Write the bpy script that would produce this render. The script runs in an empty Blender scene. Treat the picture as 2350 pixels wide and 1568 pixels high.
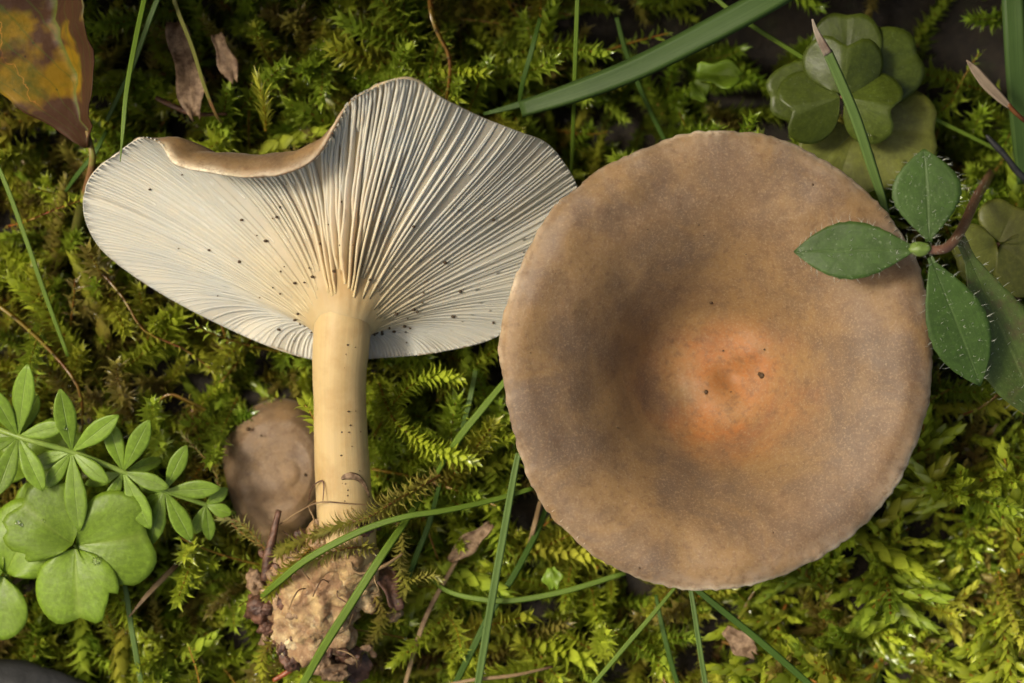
import bpy, math, random
import numpy as np
from mathutils import Vector, Matrix

# ------------------------------------------------------------------ camera, world, sun, exposure
U = 6.2e-5            # metres per drafting unit (the photograph is 2350 x 1568 units at height 0)
D = 5000.0            # camera height above height 0, in units
CX, CY = 1175.0, 784.0
sc = bpy.context.scene
cam_d = bpy.data.cameras.new('camera'); cam = bpy.data.objects.new('camera', cam_d)
sc.collection.objects.link(cam); sc.camera = cam
cam.location = (0, 0, D*U)
cam_d.sensor_width = 36.0; cam_d.lens = 36.0*D/2350.0
cam_d.clip_start = 0.01; cam_d.clip_end = 200.0
cam_d.dof.use_dof = True; cam_d.dof.focus_distance = (D-260)*U; cam_d.dof.aperture_fstop = 16.0

SUN_AZ = math.radians(168)   # direction the light comes from, counter-clockwise from image right
SUN_EL = math.radians(53)
world = bpy.data.worlds.new('World'); sc.world = world; world.use_nodes = True
wn = world.node_tree.nodes; wl = world.node_tree.links
bg = wn['Background']; bg.inputs['Strength'].default_value = 0.15
sky = wn.new('ShaderNodeTexSky'); sky.sky_type = 'NISHITA'; sky.sun_disc = False
sky.dust_density = 6.0; sky.air_density = 0.7; sky.ozone_density = 0.3
sky.sun_elevation = SUN_EL; sky.sun_rotation = math.pi/2 - SUN_AZ
tint = wn.new('ShaderNodeMix'); tint.data_type = 'RGBA'; tint.blend_type = 'MULTIPLY'; tint.inputs[0].default_value = 1.0
tint.inputs[7].default_value = (1.03, 1.0, 0.84, 1.0)   # warm light under a leafy canopy
wl.new(sky.outputs[0], tint.inputs[6]); wl.new(tint.outputs[2], bg.inputs['Color'])
sun_d = bpy.data.lights.new('sun', 'SUN'); sun = bpy.data.objects.new('sun', sun_d)
sc.collection.objects.link(sun)
sun_d.energy = 2.3; sun_d.angle = math.radians(10.0); sun_d.color = (1.0, 0.95, 0.82)
sdir = Vector((math.cos(SUN_AZ)*math.cos(SUN_EL), math.sin(SUN_AZ)*math.cos(SUN_EL), math.sin(SUN_EL)))
sun.rotation_euler = sdir.to_track_quat('Z', 'Y').to_euler(); sun.location = sdir*2
sc.view_settings.view_transform = 'Standard'; sc.view_settings.look = 'None'
sc.view_settings.exposure = 0.38; sc.view_settings.gamma = 1.0; sc.view_settings.use_curve_mapping = False
sc.cycles.max_bounces = 8; sc.cycles.transparent_max_bounces = 8
sc.cycles.use_denoising = True

rnd = random.Random(7)
nr = np.random.default_rng(11)
COL = sc.collection

# ------------------------------------------------------------------ helpers
def P(x, y, z):
    """photo point (units, y down) seen at height z -> drafting-unit world point"""
    k = (D - z)/D
    return np.array([(x-CX)*k, (CY-y)*k, z], float)

def nrm(v):
    v = np.asarray(v, float); n = np.linalg.norm(v)
    return v/n if n > 1e-12 else v

class MB:
    def __init__(s): s.v=[]; s.f=[]; s.c=[]; s.uv=[]; s.mi=[]
    def add(s, v, f, c=None, uv=None, mi=0):
        o=len(s.v); v=[tuple(p) for p in v]; s.v+=v
        s.f+=[tuple(i+o for i in q) for q in f]; s.mi+=[mi]*len(f)
        if c is None: c=(1,1,1)
        if isinstance(c[0], (int,float,np.floating)): c=[c]*len(v)
        s.c+=[tuple(k[:3]) for k in c]
        s.uv += [tuple(q) for q in uv] if uv is not None else [(0.5,0.5)]*len(v)
        return o

def make_mesh(name, V, F, C=None, UV=None, mats=(), MI=None, smooth=True):
    """V in units relative to its origin"""
    me = bpy.data.meshes.new(name)
    V = np.asarray(V, float)*U
    me.from_pydata(V.tolist(), [], F)
    if smooth: me.polygons.foreach_set('use_smooth', [True]*len(me.polygons))
    if C is not None:
        a = me.color_attributes.new('Col', 'FLOAT_COLOR', 'POINT')
        cc = np.ones((len(V),4), np.float32); cc[:,:3] = np.asarray(C, np.float32)[:,:3]
        a.data.foreach_set('color', cc.ravel())
    if UV is not None:
        a = me.attributes.new('leafuv', 'FLOAT_VECTOR', 'POINT')
        uu = np.zeros((len(V),3), np.float32); uu[:,:2] = np.asarray(UV, np.float32)[:,:2]
        a.data.foreach_set('vector', uu.ravel())
    for m in mats: me.materials.append(m)
    if MI is not None: me.polygons.foreach_set('material_index', MI)
    me.update()
    return me

def link(name, me, origin=(0,0,0), parent=None):
    o = bpy.data.objects.new(name, me); COL.objects.link(o)
    o.location = Vector(origin)*U
    if parent is not None: o.parent = parent
    return o

ORG = {}
def root(name, origin):
    o = bpy.data.objects.new(name, None); COL.objects.link(o)
    o.empty_display_size = 0.004
    o.location = Vector(origin)*U; ORG[o.name] = np.array(origin, float)
    return o

def build(mb, name, mats, parent=None, origin=None, smooth=True):
    if not isinstance(mats, (list,tuple)): mats=[mats]
    V = np.array(mb.v, float)
    if parent is not None:
        # the world origin of the parent chain
        org = ORG[parent.name]
        me = make_mesh(name, V-org, mb.f, mb.c, mb.uv, mats, mb.mi, smooth)
        o = link(name, me, (0,0,0), parent); ORG[o.name] = org
        return o
    if origin is None:
        origin = np.array([V[:,0].mean(), V[:,1].mean(), V[:,2].min()])
    me = make_mesh(name, V-np.asarray(origin), mb.f, mb.c, mb.uv, mats, mb.mi, smooth)
    o = link(name, me, origin); ORG[o.name] = np.asarray(origin, float)
    return o

def tag(o, label=None, cat=None, group=None, kind=None):
    if label: o['label']=label
    if cat: o['category']=cat
    if group: o['group']=group
    if kind: o['kind']=kind
    return o

def catmull(pts, n, closed=False):
    pts=np.asarray(pts,float); m=len(pts)
    if closed: ext=np.vstack([pts[-1],pts,pts[0],pts[1]]); segs=m
    else: ext=np.vstack([2*pts[0]-pts[1],pts,2*pts[-1]-pts[-2]]); segs=m-1
    out=[]
    for q in np.linspace(0,segs,n,endpoint=not closed):
        i=min(int(q),segs-1); t=q-i
        a,b,c,d=ext[i],ext[i+1],ext[i+2],ext[i+3]
        out.append(0.5*((2*b)+(c-a)*t+(2*a-5*b+4*c-d)*t*t+(3*b-a-3*c+d)*t**3))
    return np.array(out)

def vnoise(p, seed=0):
    """smooth value noise, p (...,3) -> (...)"""
    p=np.asarray(p,float); i=np.floor(p).astype(np.int64); f=p-i; f=f*f*(3-2*f)
    def h(a):
        n=(a[...,0]*374761393+a[...,1]*668265263+a[...,2]*2147483647+seed*974711)&0xffffffff
        n=((n^(n>>13))*1274126177)&0xffffffff
        return ((n^(n>>16))&0xffff)/65535.0
    r=0
    for dx in (0,1):
        for dy in (0,1):
            for dz in (0,1):
                w=(f[...,0] if dx else 1-f[...,0])*(f[...,1] if dy else 1-f[...,1])*(f[...,2] if dz else 1-f[...,2])
                r=r+w*h(i+np.array([dx,dy,dz]))
    return r*2-1

def fbm(p, seed=0, oct=4):
    r=0; a=1; s=0
    for k in range(oct):
        r=r+a*vnoise(np.asarray(p)*2**k, seed+k); s+=a; a*=.5
    return r/s

# ------------------------------------------------------------------ materials
def mat(name):
    m=bpy.data.materials.new(name); m.use_nodes=True
    return m, m.node_tree.nodes, m.node_tree.links, m.node_tree.nodes['Principled BSDF']

def attr(n, name='Col'):
    a=n.new('ShaderNodeAttribute'); a.attribute_name=name; return a
def mixc(n,l,fac,a,b,mode='MIX'):
    x=n.new('ShaderNodeMix'); x.data_type='RGBA'; x.blend_type=mode
    for s,v in ((x.inputs[0],fac),(x.inputs[6],a),(x.inputs[7],b)):
        if hasattr(v,'links'): l.new(v,s)
        else: s.default_value = v if not isinstance(v,tuple) else (*v,1)[:4]
    return x.outputs[2]
def noise(n,l,scale,detail=4,rough=.55,vec=None,dist=0):
    t=n.new('ShaderNodeTexNoise'); t.inputs['Scale'].default_value=scale
    t.inputs['Detail'].default_value=detail; t.inputs['Roughness'].default_value=rough; t.inputs['Distortion'].default_value=dist
    if vec is not None: l.new(vec,t.inputs['Vector'])
    return t.outputs[0]
def ramp(n,l,src,stops):
    r=n.new('ShaderNodeValToRGB'); l.new(src,r.inputs[0])
    e=r.color_ramp.elements
    while len(e)<len(stops): e.new(.5)
    for k,(p,c) in zip(e,stops):
        k.position=p; k.color=(c,c,c,1) if not isinstance(c,tuple) else (*c,1)[:4]
    return r.outputs[0]
def objco(n): return n.new('ShaderNodeTexCoord').outputs['Object']
def geopos(n): return n.new('ShaderNodeNewGeometry').outputs['Position']
def bump(n,l,h,strength,dist,bs):
    b=n.new('ShaderNodeBump'); b.inputs['Strength'].default_value=strength; b.inputs['Distance'].default_value=dist
    l.new(h,b.inputs['Height']); l.new(b.outputs[0],bs.inputs['Normal']); return b
def translucent(m,n,l,bs,color,fac):
    t=n.new('ShaderNodeBsdfTranslucent')
    if hasattr(color,'links'): l.new(color,t.inputs[0])
    else: t.inputs[0].default_value=(*color,1)
    mx=n.new('ShaderNodeMixShader'); mx.inputs[0].default_value=fac
    l.new(bs.outputs[0],mx.inputs[1]); l.new(t.outputs[0],mx.inputs[2])
    l.new(mx.outputs[0],n['Material Output'].inputs[0])
def sss(bs,w,r,scale):
    bs.inputs['Subsurface Weight'].default_value=w
    bs.inputs['Subsurface Radius'].default_value=r
    bs.inputs['Subsurface Scale'].default_value=scale

def moss_material():
    m,n,l,bs=mat('moss_leaf')
    a=attr(n); c=mixc(n,l,ramp(n,l,noise(n,l,260,2,vec=geopos(n)),[(.3,.0),(.75,.45)]),a.outputs[0],(.44,.48,.03),'MIX')
    l.new(c,bs.inputs['Base Color'])
    bs.inputs['Roughness'].default_value=.30; bs.inputs['Specular IOR Level'].default_value=.6
    bs.inputs['Coat Weight'].default_value=.55; bs.inputs['Coat Roughness'].default_value=.09
    translucent(m,n,l,bs,c,.45)
    return m
def leaf_material(name, base, vein, tipc=None, spots=None, rough=.42, trans=.35, hairy=0, nveins=9, veinw=.55):
    m,n,l,bs=mat(name)
    uv=attr(n,'leafuv'); sep=n.new('ShaderNodeSeparateXYZ'); l.new(uv.outputs['Vector'],sep.inputs[0])
    ac=n.new('ShaderNodeMath'); ac.operation='ABSOLUTE'; l.new(sep.outputs[0],ac.inputs[0])     # |across| 0 at midrib
    mid=ramp(n,l,ac.outputs[0],[(0,1.0),(.07,0.0)])
    # slanted side veins
    s=n.new('ShaderNodeMath'); s.operation='MULTIPLY_ADD'; l.new(ac.outputs[0],s.inputs[0]); s.inputs[1].default_value=-.55; l.new(sep.outputs[1],s.inputs[2])
    s2=n.new('ShaderNodeMath'); s2.operation='MULTIPLY'; l.new(s.outputs[0],s2.inputs[0]); s2.inputs[1].default_value=nveins
    s3=n.new('ShaderNodeMath'); s3.operation='PINGPONG'; l.new(s2.outputs[0],s3.inputs[0]); s3.inputs[1].default_value=.5
    side=ramp(n,l,s3.outputs[0],[(0,.5 if nveins>=1 else 0.0),(.10,0.0)])
    nz=noise(n,l,520,5,vec=geopos(n)); big=noise(n,l,110,3,vec=geopos(n))
    col=mixc(n,l,ramp(n,l,big,[(.3,0),(.7,1)]),tuple(x*.72 for x in base),tuple(min(1,x*1.22) for x in base))
    col=mixc(n,l,ramp(n,l,nz,[(.42,0),(.7,.4)]),col,tuple(min(1,x*1.5) for x in base))
    if spots: col=mixc(n,l,ramp(n,l,noise(n,l,240,5,.7,vec=geopos(n)),[(.50,0),(.66,.8)]),col,spots)
    lm=n.new('ShaderNodeMapping'); lm.inputs['Scale'].default_value=(13,1.4,1); l.new(uv.outputs['Vector'],lm.inputs[0])
    strk=noise(n,l,1.7,4,.7,vec=lm.outputs[0])
    col=mixc(n,l,ramp(n,l,strk,[(.40,0),(.66,.55)]),col,tuple(x*.62 for x in base))
    col=mixc(n,l,ramp(n,l,noise(n,l,1500,3,.7,vec=geopos(n)),[(.45,0),(.72,.45)]),col,tuple(min(1,x*1.7) for x in base))
    vm=n.new('ShaderNodeMath'); vm.operation='MAXIMUM'; l.new(mid,vm.inputs[0]); l.new(side,vm.inputs[1])
    vs=n.new('ShaderNodeMath'); vs.operation='MULTIPLY'; l.new(vm.outputs[0],vs.inputs[0]); vs.inputs[1].default_value=veinw
    col=mixc(n,l,vs.outputs[0],col,vein)
    if hairy:
        col=mixc(n,l,ramp(n,l,noise(n,l,2300,2,.8,vec=geopos(n)),[(.62,0),(.76,hairy*.6)]),col,(.30,.36,.22))
    a=attr(n); col=mixc(n,l,1.0,col,a.outputs[0],'MULTIPLY')
    l.new(col,bs.inputs['Base Color'])
    bs.inputs['Roughness'].default_value=rough; bs.inputs['Specular IOR Level'].default_value=.4
    hsum=n.new('ShaderNodeMath'); hsum.operation='MULTIPLY_ADD'; l.new(vm.outputs[0],hsum.inputs[0]); hsum.inputs[1].default_value=-.5; l.new(nz,hsum.inputs[2])
    bump(n,l,hsum.outputs[0],.7,.00018,bs)
    translucent(m,n,l,bs,col,trans)
    return m
def grass_material(name, base, light, rough=.38, trans=.3, dead=None):
    m,n,l,bs=mat(name)
    uv=attr(n,'leafuv'); mp=n.new('ShaderNodeMapping'); mp.inputs['Scale'].default_value=(9,1.2,1); l.new(uv.outputs['Vector'],mp.inputs[0])
    st=noise(n,l,1.6,3,.7,vec=mp.outputs[0])
    col=mixc(n,l,ramp(n,l,st,[(.32,0),(.68,1)]),base,light)
    col=mixc(n,l,ramp(n,l,noise(n,l,90,3,vec=geopos(n)),[(.4,0),(.75,.5)]),col,tuple(x*.6 for x in base))
    if dead: col=mixc(n,l,ramp(n,l,noise(n,l,130,4,.6,vec=geopos(n)),[(.5,0),(.62,.9)]),col,dead)
    a=attr(n); col=mixc(n,l,1.0,col,a.outputs[0],'MULTIPLY')
    l.new(col,bs.inputs['Base Color'])
    bs.inputs['Roughness'].default_value=rough; bs.inputs['Specular IOR Level'].default_value=.25
    bump(n,l,st,.4,.00008,bs)
    translucent(m,n,l,bs,col,trans)
    return m
def skin_material(name, fibre=900.0):
    m,n,l,bs=mat(name)
    a=attr(n); pos=objco(n)
    # mottling: broad greyish and ochre blotches, plus felt of fine pale fibres
    c=mixc(n,l,ramp(n,l,noise(n,l,70,5,.6,vec=pos),[(.38,0),(.60,.85)]),a.outputs[0],(.100,.066,.043))
    c=mixc(n,l,ramp(n,l,noise(n,l,105,4,.6,vec=pos,dist=.6),[(.44,0),(.64,.65)]),c,(.220,.130,.050))
    felt=noise(n,l,fibre*3.3,4,.75,vec=pos)
    c=mixc(n,l,ramp(n,l,felt,[(.50,0),(.72,.65)]),c,(.27,.185,.105))
    c=mixc(n,l,ramp(n,l,noise(n,l,fibre*1.1,3,.7,vec=pos),[(.3,.55),(.5,0)]),c,(.10,.055,.028))
    spk=noise(n,l,fibre*4.2,1,.5,vec=pos)
    c=mixc(n,l,ramp(n,l,spk,[(.70,0),(.78,.3)]),c,(.36,.27,.18))
    l.new(c,bs.inputs['Base Color'])
    bs.inputs['Roughness'].default_value=.55; bs.inputs['Specular IOR Level'].default_value=.3
    bs.inputs['Sheen Weight'].default_value=.08; bs.inputs['Sheen Roughness'].default_value=.4
    bs.inputs['Sheen Tint'].default_value=(1,.85,.7,1)
    hs=n.new('ShaderNodeMath'); hs.operation='MULTIPLY_ADD'; l.new(felt,hs.inputs[0]); hs.inputs[1].default_value=.35
    l.new(noise(n,l,180,5,.6,vec=pos),hs.inputs[2])
    bump(n,l,hs.outputs[0],.35,.0004,bs)
    sss(bs,.25,(1.0,.5,.25),.0022)
    return m
def gill_material(name):
    m,n,l,bs=mat(name)
    a=attr(n); pos=objco(n)
    c=mixc(n,l,ramp(n,l,noise(n,l,300,4,vec=pos),[(.35,0),(.75,.28)]),a.outputs[0],(.58,.47,.30))
    l.new(c,bs.inputs['Base Color']); bs.inputs['Roughness'].default_value=.5
    bs.inputs['Specular IOR Level'].default_value=.3
    bump(n,l,noise(n,l,1800,3,vec=pos),.2,.0001,bs)
    sss(bs,.35,(1.0,.65,.35),.0018)
    return m
def stem_material(name):
    m,n,l,bs=mat(name)
    a=attr(n); uv=attr(n,'leafuv'); mp=n.new('ShaderNodeMapping'); mp.inputs['Scale'].default_value=(60,2.2,1); l.new(uv.outputs['Vector'],mp.inputs[0])
    fib=noise(n,l,1.0,4,.65,vec=mp.outputs[0]); pos=objco(n)
    c=mixc(n,l,ramp(n,l,fib,[(.35,0),(.7,.4)]),a.outputs[0],(.52,.37,.17))
    c=mixc(n,l,ramp(n,l,noise(n,l,130,5,.65,vec=pos),[(.50,0),(.70,.5)]),c,(.27,.155,.05))
    l.new(c,bs.inputs['Base Color']); bs.inputs['Roughness'].default_value=.5
    bs.inputs['Specular IOR Level'].default_value=.3
    bump(n,l,fib,.35,.00012,bs)
    sss(bs,.25,(1.0,.6,.25),.0015)
    return m
def clump_material(name):
    m,n,l,bs=mat(name)
    a=attr(n); pos=objco(n)
    f=noise(n,l,420,8,.7,vec=pos)
    c=mixc(n,l,ramp(n,l,f,[(.36,0),(.58,.75)]),a.outputs[0],(.20,.105,.045))
    c=mixc(n,l,ramp(n,l,noise(n,l,900,5,.7,vec=pos),[(.56,0),(.7,.6)]),c,(.66,.52,.32))
    l.new(c,bs.inputs['Base Color']); bs.inputs['Roughness'].default_value=.5
    bump(n,l,f,.9,.0009,bs); sss(bs,.2,(1,.6,.25),.0012)
    return m
def soil_material():
    m,n,l,bs=mat('soil')
    pos=geopos(n); f=noise(n,l,420,10,.72,vec=pos)
    c=mixc(n,l,ramp(n,l,f,[(.35,0),(.7,1)]),(.008,.005,.003),(.030,.019,.009))
    c=mixc(n,l,ramp(n,l,noise(n,l,130,6,.7,vec=pos),[(.52,0),(.72,.5)]),c,(.035,.045,.010))
    l.new(c,bs.inputs['Base Color']); bs.inputs['Roughness'].default_value=.8
    bump(n,l,f,1.0,.0015,bs)
    return m
def plain(name,c1,c2,scale=500,rough=.5,bumpd=.0003,spec=.4,trans=0):
    m,n,l,bs=mat(name)
    pos=geopos(n); f=noise(n,l,scale,6,.65,vec=pos)
    c=mixc(n,l,ramp(n,l,f,[(.35,0),(.68,1)]),c1,c2)
    a=attr(n); c=mixc(n,l,1.0,c,a.outputs[0],'MULTIPLY')
    l.new(c,bs.inputs['Base Color']); bs.inputs['Roughness'].default_value=rough; bs.inputs['Specular IOR Level'].default_value=spec
    bump(n,l,f,.7,bumpd,bs)
    if trans: translucent(m,n,l,bs,c,trans)
    return m
def water_material():
    m,n,l,bs=mat('water'); bs.inputs['Base Color'].default_value=(1,1,1,1); bs.inputs['Roughness'].default_value=.0
    bs.inputs['IOR'].default_value=1.33; bs.inputs['Transmission Weight'].default_value=1.0
    return m
def autumn_material():
    m,n,l,bs=mat('autumn_leaf')
    pos=geopos(n); uv=attr(n,'leafuv'); sep=n.new('ShaderNodeSeparateXYZ'); l.new(uv.outputs['Vector'],sep.inputs[0])
    ac=n.new('ShaderNodeMath'); ac.operation='ABSOLUTE'; l.new(sep.outputs[0],ac.inputs[0])
    c=mixc(n,l,ramp(n,l,noise(n,l,150,4,.6,vec=pos),[(.42,0),(.62,1)]),(.19,.11,.004),(.030,.05,.005))
    ed=n.new('ShaderNodeMath'); ed.operation='MULTIPLY_ADD'; l.new(noise(n,l,170,4,.6,vec=pos),ed.inputs[0]); ed.inputs[1].default_value=.75; l.new(ac.outputs[0],ed.inputs[2])
    c=mixc(n,l,ramp(n,l,ed.outputs[0],[(1.02,0),(1.15,1)]),c,(.12,.032,.014))
    c=mixc(n,l,ramp(n,l,ed.outputs[0],[(.98,0),(1.04,.6),(1.10,0)]),c,(.65,.25,.05))
    c=mixc(n,l,ramp(n,l,noise(n,l,95,4,.5,vec=pos),[(.44,0),(.51,.95)]),c,(.045,.017,.009))
    c=mixc(n,l,ramp(n,l,noise(n,l,1300,2,.5,vec=pos),[(.72,0),(.76,.9)]),c,(.03,.02,.01))
    s=n.new('ShaderNodeMath'); s.operation='MULTIPLY_ADD'; l.new(ac.outputs[0],s.inputs[0]); s.inputs[1].default_value=-.7; l.new(sep.outputs[1],s.inputs[2])
    s2=n.new('ShaderNodeMath'); s2.operation='MULTIPLY'; l.new(s.outputs[0],s2.inputs[0]); s2.inputs[1].default_value=6
    s3=n.new('ShaderNodeMath'); s3.operation='PINGPONG'; l.new(s2.outputs[0],s3.inputs[0]); s3.inputs[1].default_value=.5
    vein=ramp(n,l,s3.outputs[0],[(0,.45),(.07,0.0)])
    c=mixc(n,l,vein,c,(.05,.075,.008))
    c=mixc(n,l,ramp(n,l,ac.outputs[0],[(0,.8),(.06,0)]),c,(.08,.10,.012))
    l.new(c,bs.inputs['Base Color']); bs.inputs['Roughness'].default_value=.55; bs.inputs['Specular IOR Level'].default_value=.2
    bump(n,l,noise(n,l,500,4,vec=pos),.5,.0003,bs)
    translucent(m,n,l,bs,c,.15)
    return m

M_MOSS=moss_material(); M_SOIL=soil_material(); M_WATER=water_material()
M_SKIN=skin_material('cap_skin_upright'); M_SKIN2=skin_material('cap_skin_fallen',800); M_GILL=gill_material('gill_flesh')
M_STEM=stem_material('stem_flesh'); M_CLUMP=clump_material('stem_base_flesh')
M_CLOVER=leaf_material('clover_leaf',(.155,.245,.018),(.25,.33,.05),nveins=0,trans=.36,veinw=.35)
M_CLOVER2=leaf_material('sorrel_leaf',(.062,.085,.010),(.10,.13,.024),nveins=0,hairy=.35,trans=.34,veinw=.3)
M_CLOVER3=leaf_material('pale_clover_leaf',(.14,.150,.026),(.19,.20,.045),nveins=0,hairy=.3,trans=.34,veinw=.3,spots=(.13,.14,.03))
M_BED=leaf_material('bedstraw_leaf',(.17,.27,.025),(.33,.43,.14),nveins=0.01,trans=.32,veinw=.6)
M_MOUSE=leaf_material('mouse_ear_leaf',(.036,.072,.010),(.08,.12,.035),nveins=0,hairy=.8,trans=.22,veinw=.3,rough=.55)
M_MOUSE2=leaf_material('mouse_ear_old_leaf',(.048,.075,.012),(.085,.12,.03),nveins=0,hairy=.6,trans=.2,veinw=.35,spots=(.07,.035,.022))
M_HAIR=plain('plant_hair',(.35,.38,.3),(.5,.52,.45),rough=.3,trans=.3)
M_GRASS=grass_material('grass_bright',(.085,.150,.012),(.16,.235,.028),rough=.45)
M_GRASSD=grass_material('grass_deep',(.042,.090,.010),(.07,.13,.02),rough=.5)
M_GRASSB=grass_material('grass_bluish',(.075,.135,.026),(.145,.215,.06),rough=.42)
M_GRASSW=grass_material('grass_broad',(.036,.075,.014),(.075,.125,.03),rough=.5)
M_STRAW=grass_material('straw',(.22,.13,.06),(.42,.30,.16),dead=(.10,.05,.03))
M_DRY=grass_material('dry_tip',(.20,.15,.10),(.58,.50,.40),rough=.7,dead=(.10,.05,.035))
M_HALF=grass_material('half_dead_grass',(.18,.20,.03),(.30,.26,.08),dead=(.22,.10,.05))
M_AUTUMN=autumn_material()
M_BROWN=plain('dead_leaf',(.10,.052,.026),(.36,.24,.14),scale=900,bumpd=.0006,trans=.1)
M_BROWND=plain('dark_litter',(.035,.016,.010),(.16,.075,.045),scale=700,bumpd=.0006,rough=.35)
M_RED=plain('red_stem',(.13,.028,.010),(.27,.075,.022),scale=500,rough=.28,bumpd=.0003)
M_SPECK=plain('dark_speck',(.03,.016,.006),(.09,.05,.02),scale=2000)
M_GSTEM=plain('green_stalk',(.14,.22,.03),(.24,.32,.06),scale=300,rough=.4,trans=.15)
M_PSTEM=plain('purplish_stalk',(.13,.06,.04),(.22,.12,.07),scale=400,rough=.4)
M_STONE=plain('dark_stone',(.006,.006,.006),(.02,.02,.02),scale=200,rough=.6,bumpd=.0005)

# ------------------------------------------------------------------ ground
def ground_h(x, y):
    """soil height at world-unit x,y (y up)"""
    x=np.asarray(x,float); y=np.asarray(y,float)
    p=np.stack([x/420., y/420., np.zeros_like(x)],-1)
    h=-215+75*fbm(p,3,3)+22*fbm(p*5,9,2)
    px=x+CX; py=CY-y
    def g(cx,cy,sx,sy): return np.exp(-(((px-cx)/sx)**2+((py-cy)/sy)**2))
    h-=190*g(1750,120,420,230)+120*g(1380,330,170,160)+80*g(2250,200,220,260)
    h-=90*g(270,120,120,200)+90*g(60,1480,160,90)
    h+=55*g(2150,1400,420,330)+35*g(1000,1050,260,240)+30*g(700,90,260,140)
    r=np.hypot(x/2600,y/2300); w=np.clip((r-.75)/.8,0,1)
    return h*(1-w)-215*w
ax=np.concatenate([-2300*1.32**np.arange(18,0,-1), np.linspace(-2300,2300,210), 2300*1.32**np.arange(1,19)])
gx,gy=np.meshgrid(ax,ax,indexing='ij'); gz=ground_h(gx.ravel(),gy.ravel())
N=len(ax); idx=np.arange(N*N).reshape(N,N)
gf=np.stack([idx[:-1,:-1],idx[1:,:-1],idx[1:,1:],idx[:-1,1:]],-1).reshape(-1,4).tolist()
ground=link('ground',make_mesh('ground',np.stack([gx.ravel(),gy.ravel(),gz],-1),gf,mats=[M_SOIL]))
tag(ground,kind='structure')

# ------------------------------------------------------------------ moss shoots
LEAF_T=np.array([0,.33,.68,1.0])
def leaf_strip(base, axis, out, ll, lw, a0, a1, wprof=(.55,1.0,.42)):
    """one moss leaf: 9 vertices, 9 triangles; starts along axis tilted a0 towards out, ends tilted a1"""
    side=np.cross(axis,out); pts=[np.array(base,float)]; seg=ll/3
    nrmv=[]
    for k in range(3):
        a=a0+(a1-a0)*(k+.5)/3; d=axis*math.cos(a)+out*math.sin(a)
        pts.append(pts[-1]+d*seg*(1.1,1.0,.9)[k])
    for k in range(4):
        a=a0+(a1-a0)*k/3; nrmv.append(-axis*math.sin(a)+out*math.cos(a))   # outward-facing side
    w=[lw*q*.5 for q in wprof]
    cup=lw*.22
    V=[pts[0]-side*w[0],pts[0]+side*w[0],
       pts[1]-side*w[1],pts[1]+nrmv[1]*cup,pts[1]+side*w[1],
       pts[2]-side*w[2],pts[2]+nrmv[2]*cup*.5,pts[2]+side*w[2],pts[3]]
    return V
LEAF_F=np.array([(0,3,2),(0,1,3),(1,4,3),(2,3,5),(3,6,5),(3,4,6),(4,7,6),(5,6,8),(6,7,8)])
def axis_frame(d):
    d=nrm(d); a=np.array([0,0,1.]) if abs(d[2])<.9 else np.array([1.,0,0])
    x=nrm(np.cross(a,d)); y=np.cross(d,x); return x,y,d
def grow(path, nl, ll, lw, a0, a1, r, rn, age0=0., age1=1., apex=.25, wprof=(.55,1.0,.42), jit=.25, s0=.0, sr=2.2):
    """leafy stem along path -> V,F,K (K: age 0 old..1 young, stem flag)"""
    path=np.asarray(path); n=len(path); V=[];F=[];K=[]
    seg=np.linalg.norm(np.diff(path,axis=0),axis=1); cum=np.r_[0,np.cumsum(seg)]; tot=cum[-1]
    def at(s):
        q=s*tot; i=min(np.searchsorted(cum,q,side='right')-1,n-2); t=(q-cum[i])/max(seg[i],1e-9)
        return path[i]*(1-t)+path[i+1]*t, nrm(path[i+1]-path[i])
    ph=rn.uniform(0,6.28)
    for i in range(nl):
        s=s0+(1-s0)*(i+.3)/nl; p,d=at(s); x,y,_=axis_frame(d)
        az=ph+i*2.39996+rn.uniform(-.3,.3); out=x*math.cos(az)+y*math.sin(az)
        ap=max(0,(s-(1-apex))/apex); e=1-.62*ap; size=(1-.35*ap*ap)*rn.uniform(.8,1.15)*(1 if s>.12 else .75)
        o=len(V)
        V+=leaf_strip(p+out*sr*.6,d,out,ll*size,lw*size,(a0*e+rn.uniform(-jit,jit)*.5),(a1*(1-.45*ap)+rn.uniform(-jit,jit)),wprof)
        F.append(LEAF_F+o); ag=age0+(age1-age0)*s+rn.uniform(-.1,.1)
        K+=[(min(1,max(0,ag)),0.)]*9
    # stem: three-sided tube
    m=max(4,n); ring=[]
    for j in range(m):
        p,d=at(j/(m-1)*.97); x,y,_=axis_frame(d); o=len(V); ring.append(o)
        rr=sr*(1-.5*j/(m-1))
        for k in range(3): V.append(p+(x*math.cos(k*2.094)+y*math.sin(k*2.094))*rr); K.append((j/(m-1),1.))
        if j:
            a=ring[-2]
            for k in range(3):
                k2=(k+1)%3; F.append(np.array([(a+k,a+k2,o+k2),(a+k,o+k2,o+k)]))
    return np.array(V),np.vstack(F),np.array(K)
def join(parts):
    V=[];F=[];K=[];o=0
    for v,f,k in parts: V.append(v);F.append(f+o);K.append(k);o+=len(v)
    return np.vstack(V),np.vstack(F),np.vstack(K)
def bend_path(rn,L,n=9,amt=.35):
    a=rn.uniform(0,6.28); b=rn.uniform(-amt,amt); c=rn.uniform(-amt,amt)
    t=np.linspace(0,1,n); lat=b*t**2*L+c*.5*np.sin(t*4)*L*.2
    lat2=rn.uniform(-amt,amt)*.5*t**2*L
    return np.stack([math.cos(a)*lat-math.sin(a)*lat2, math.sin(a)*lat+math.cos(a)*lat2, t*L],-1)
R_=math.radians
VAR={'spiky':[],'spear':[],'feather':[],'thin':[]}
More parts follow.
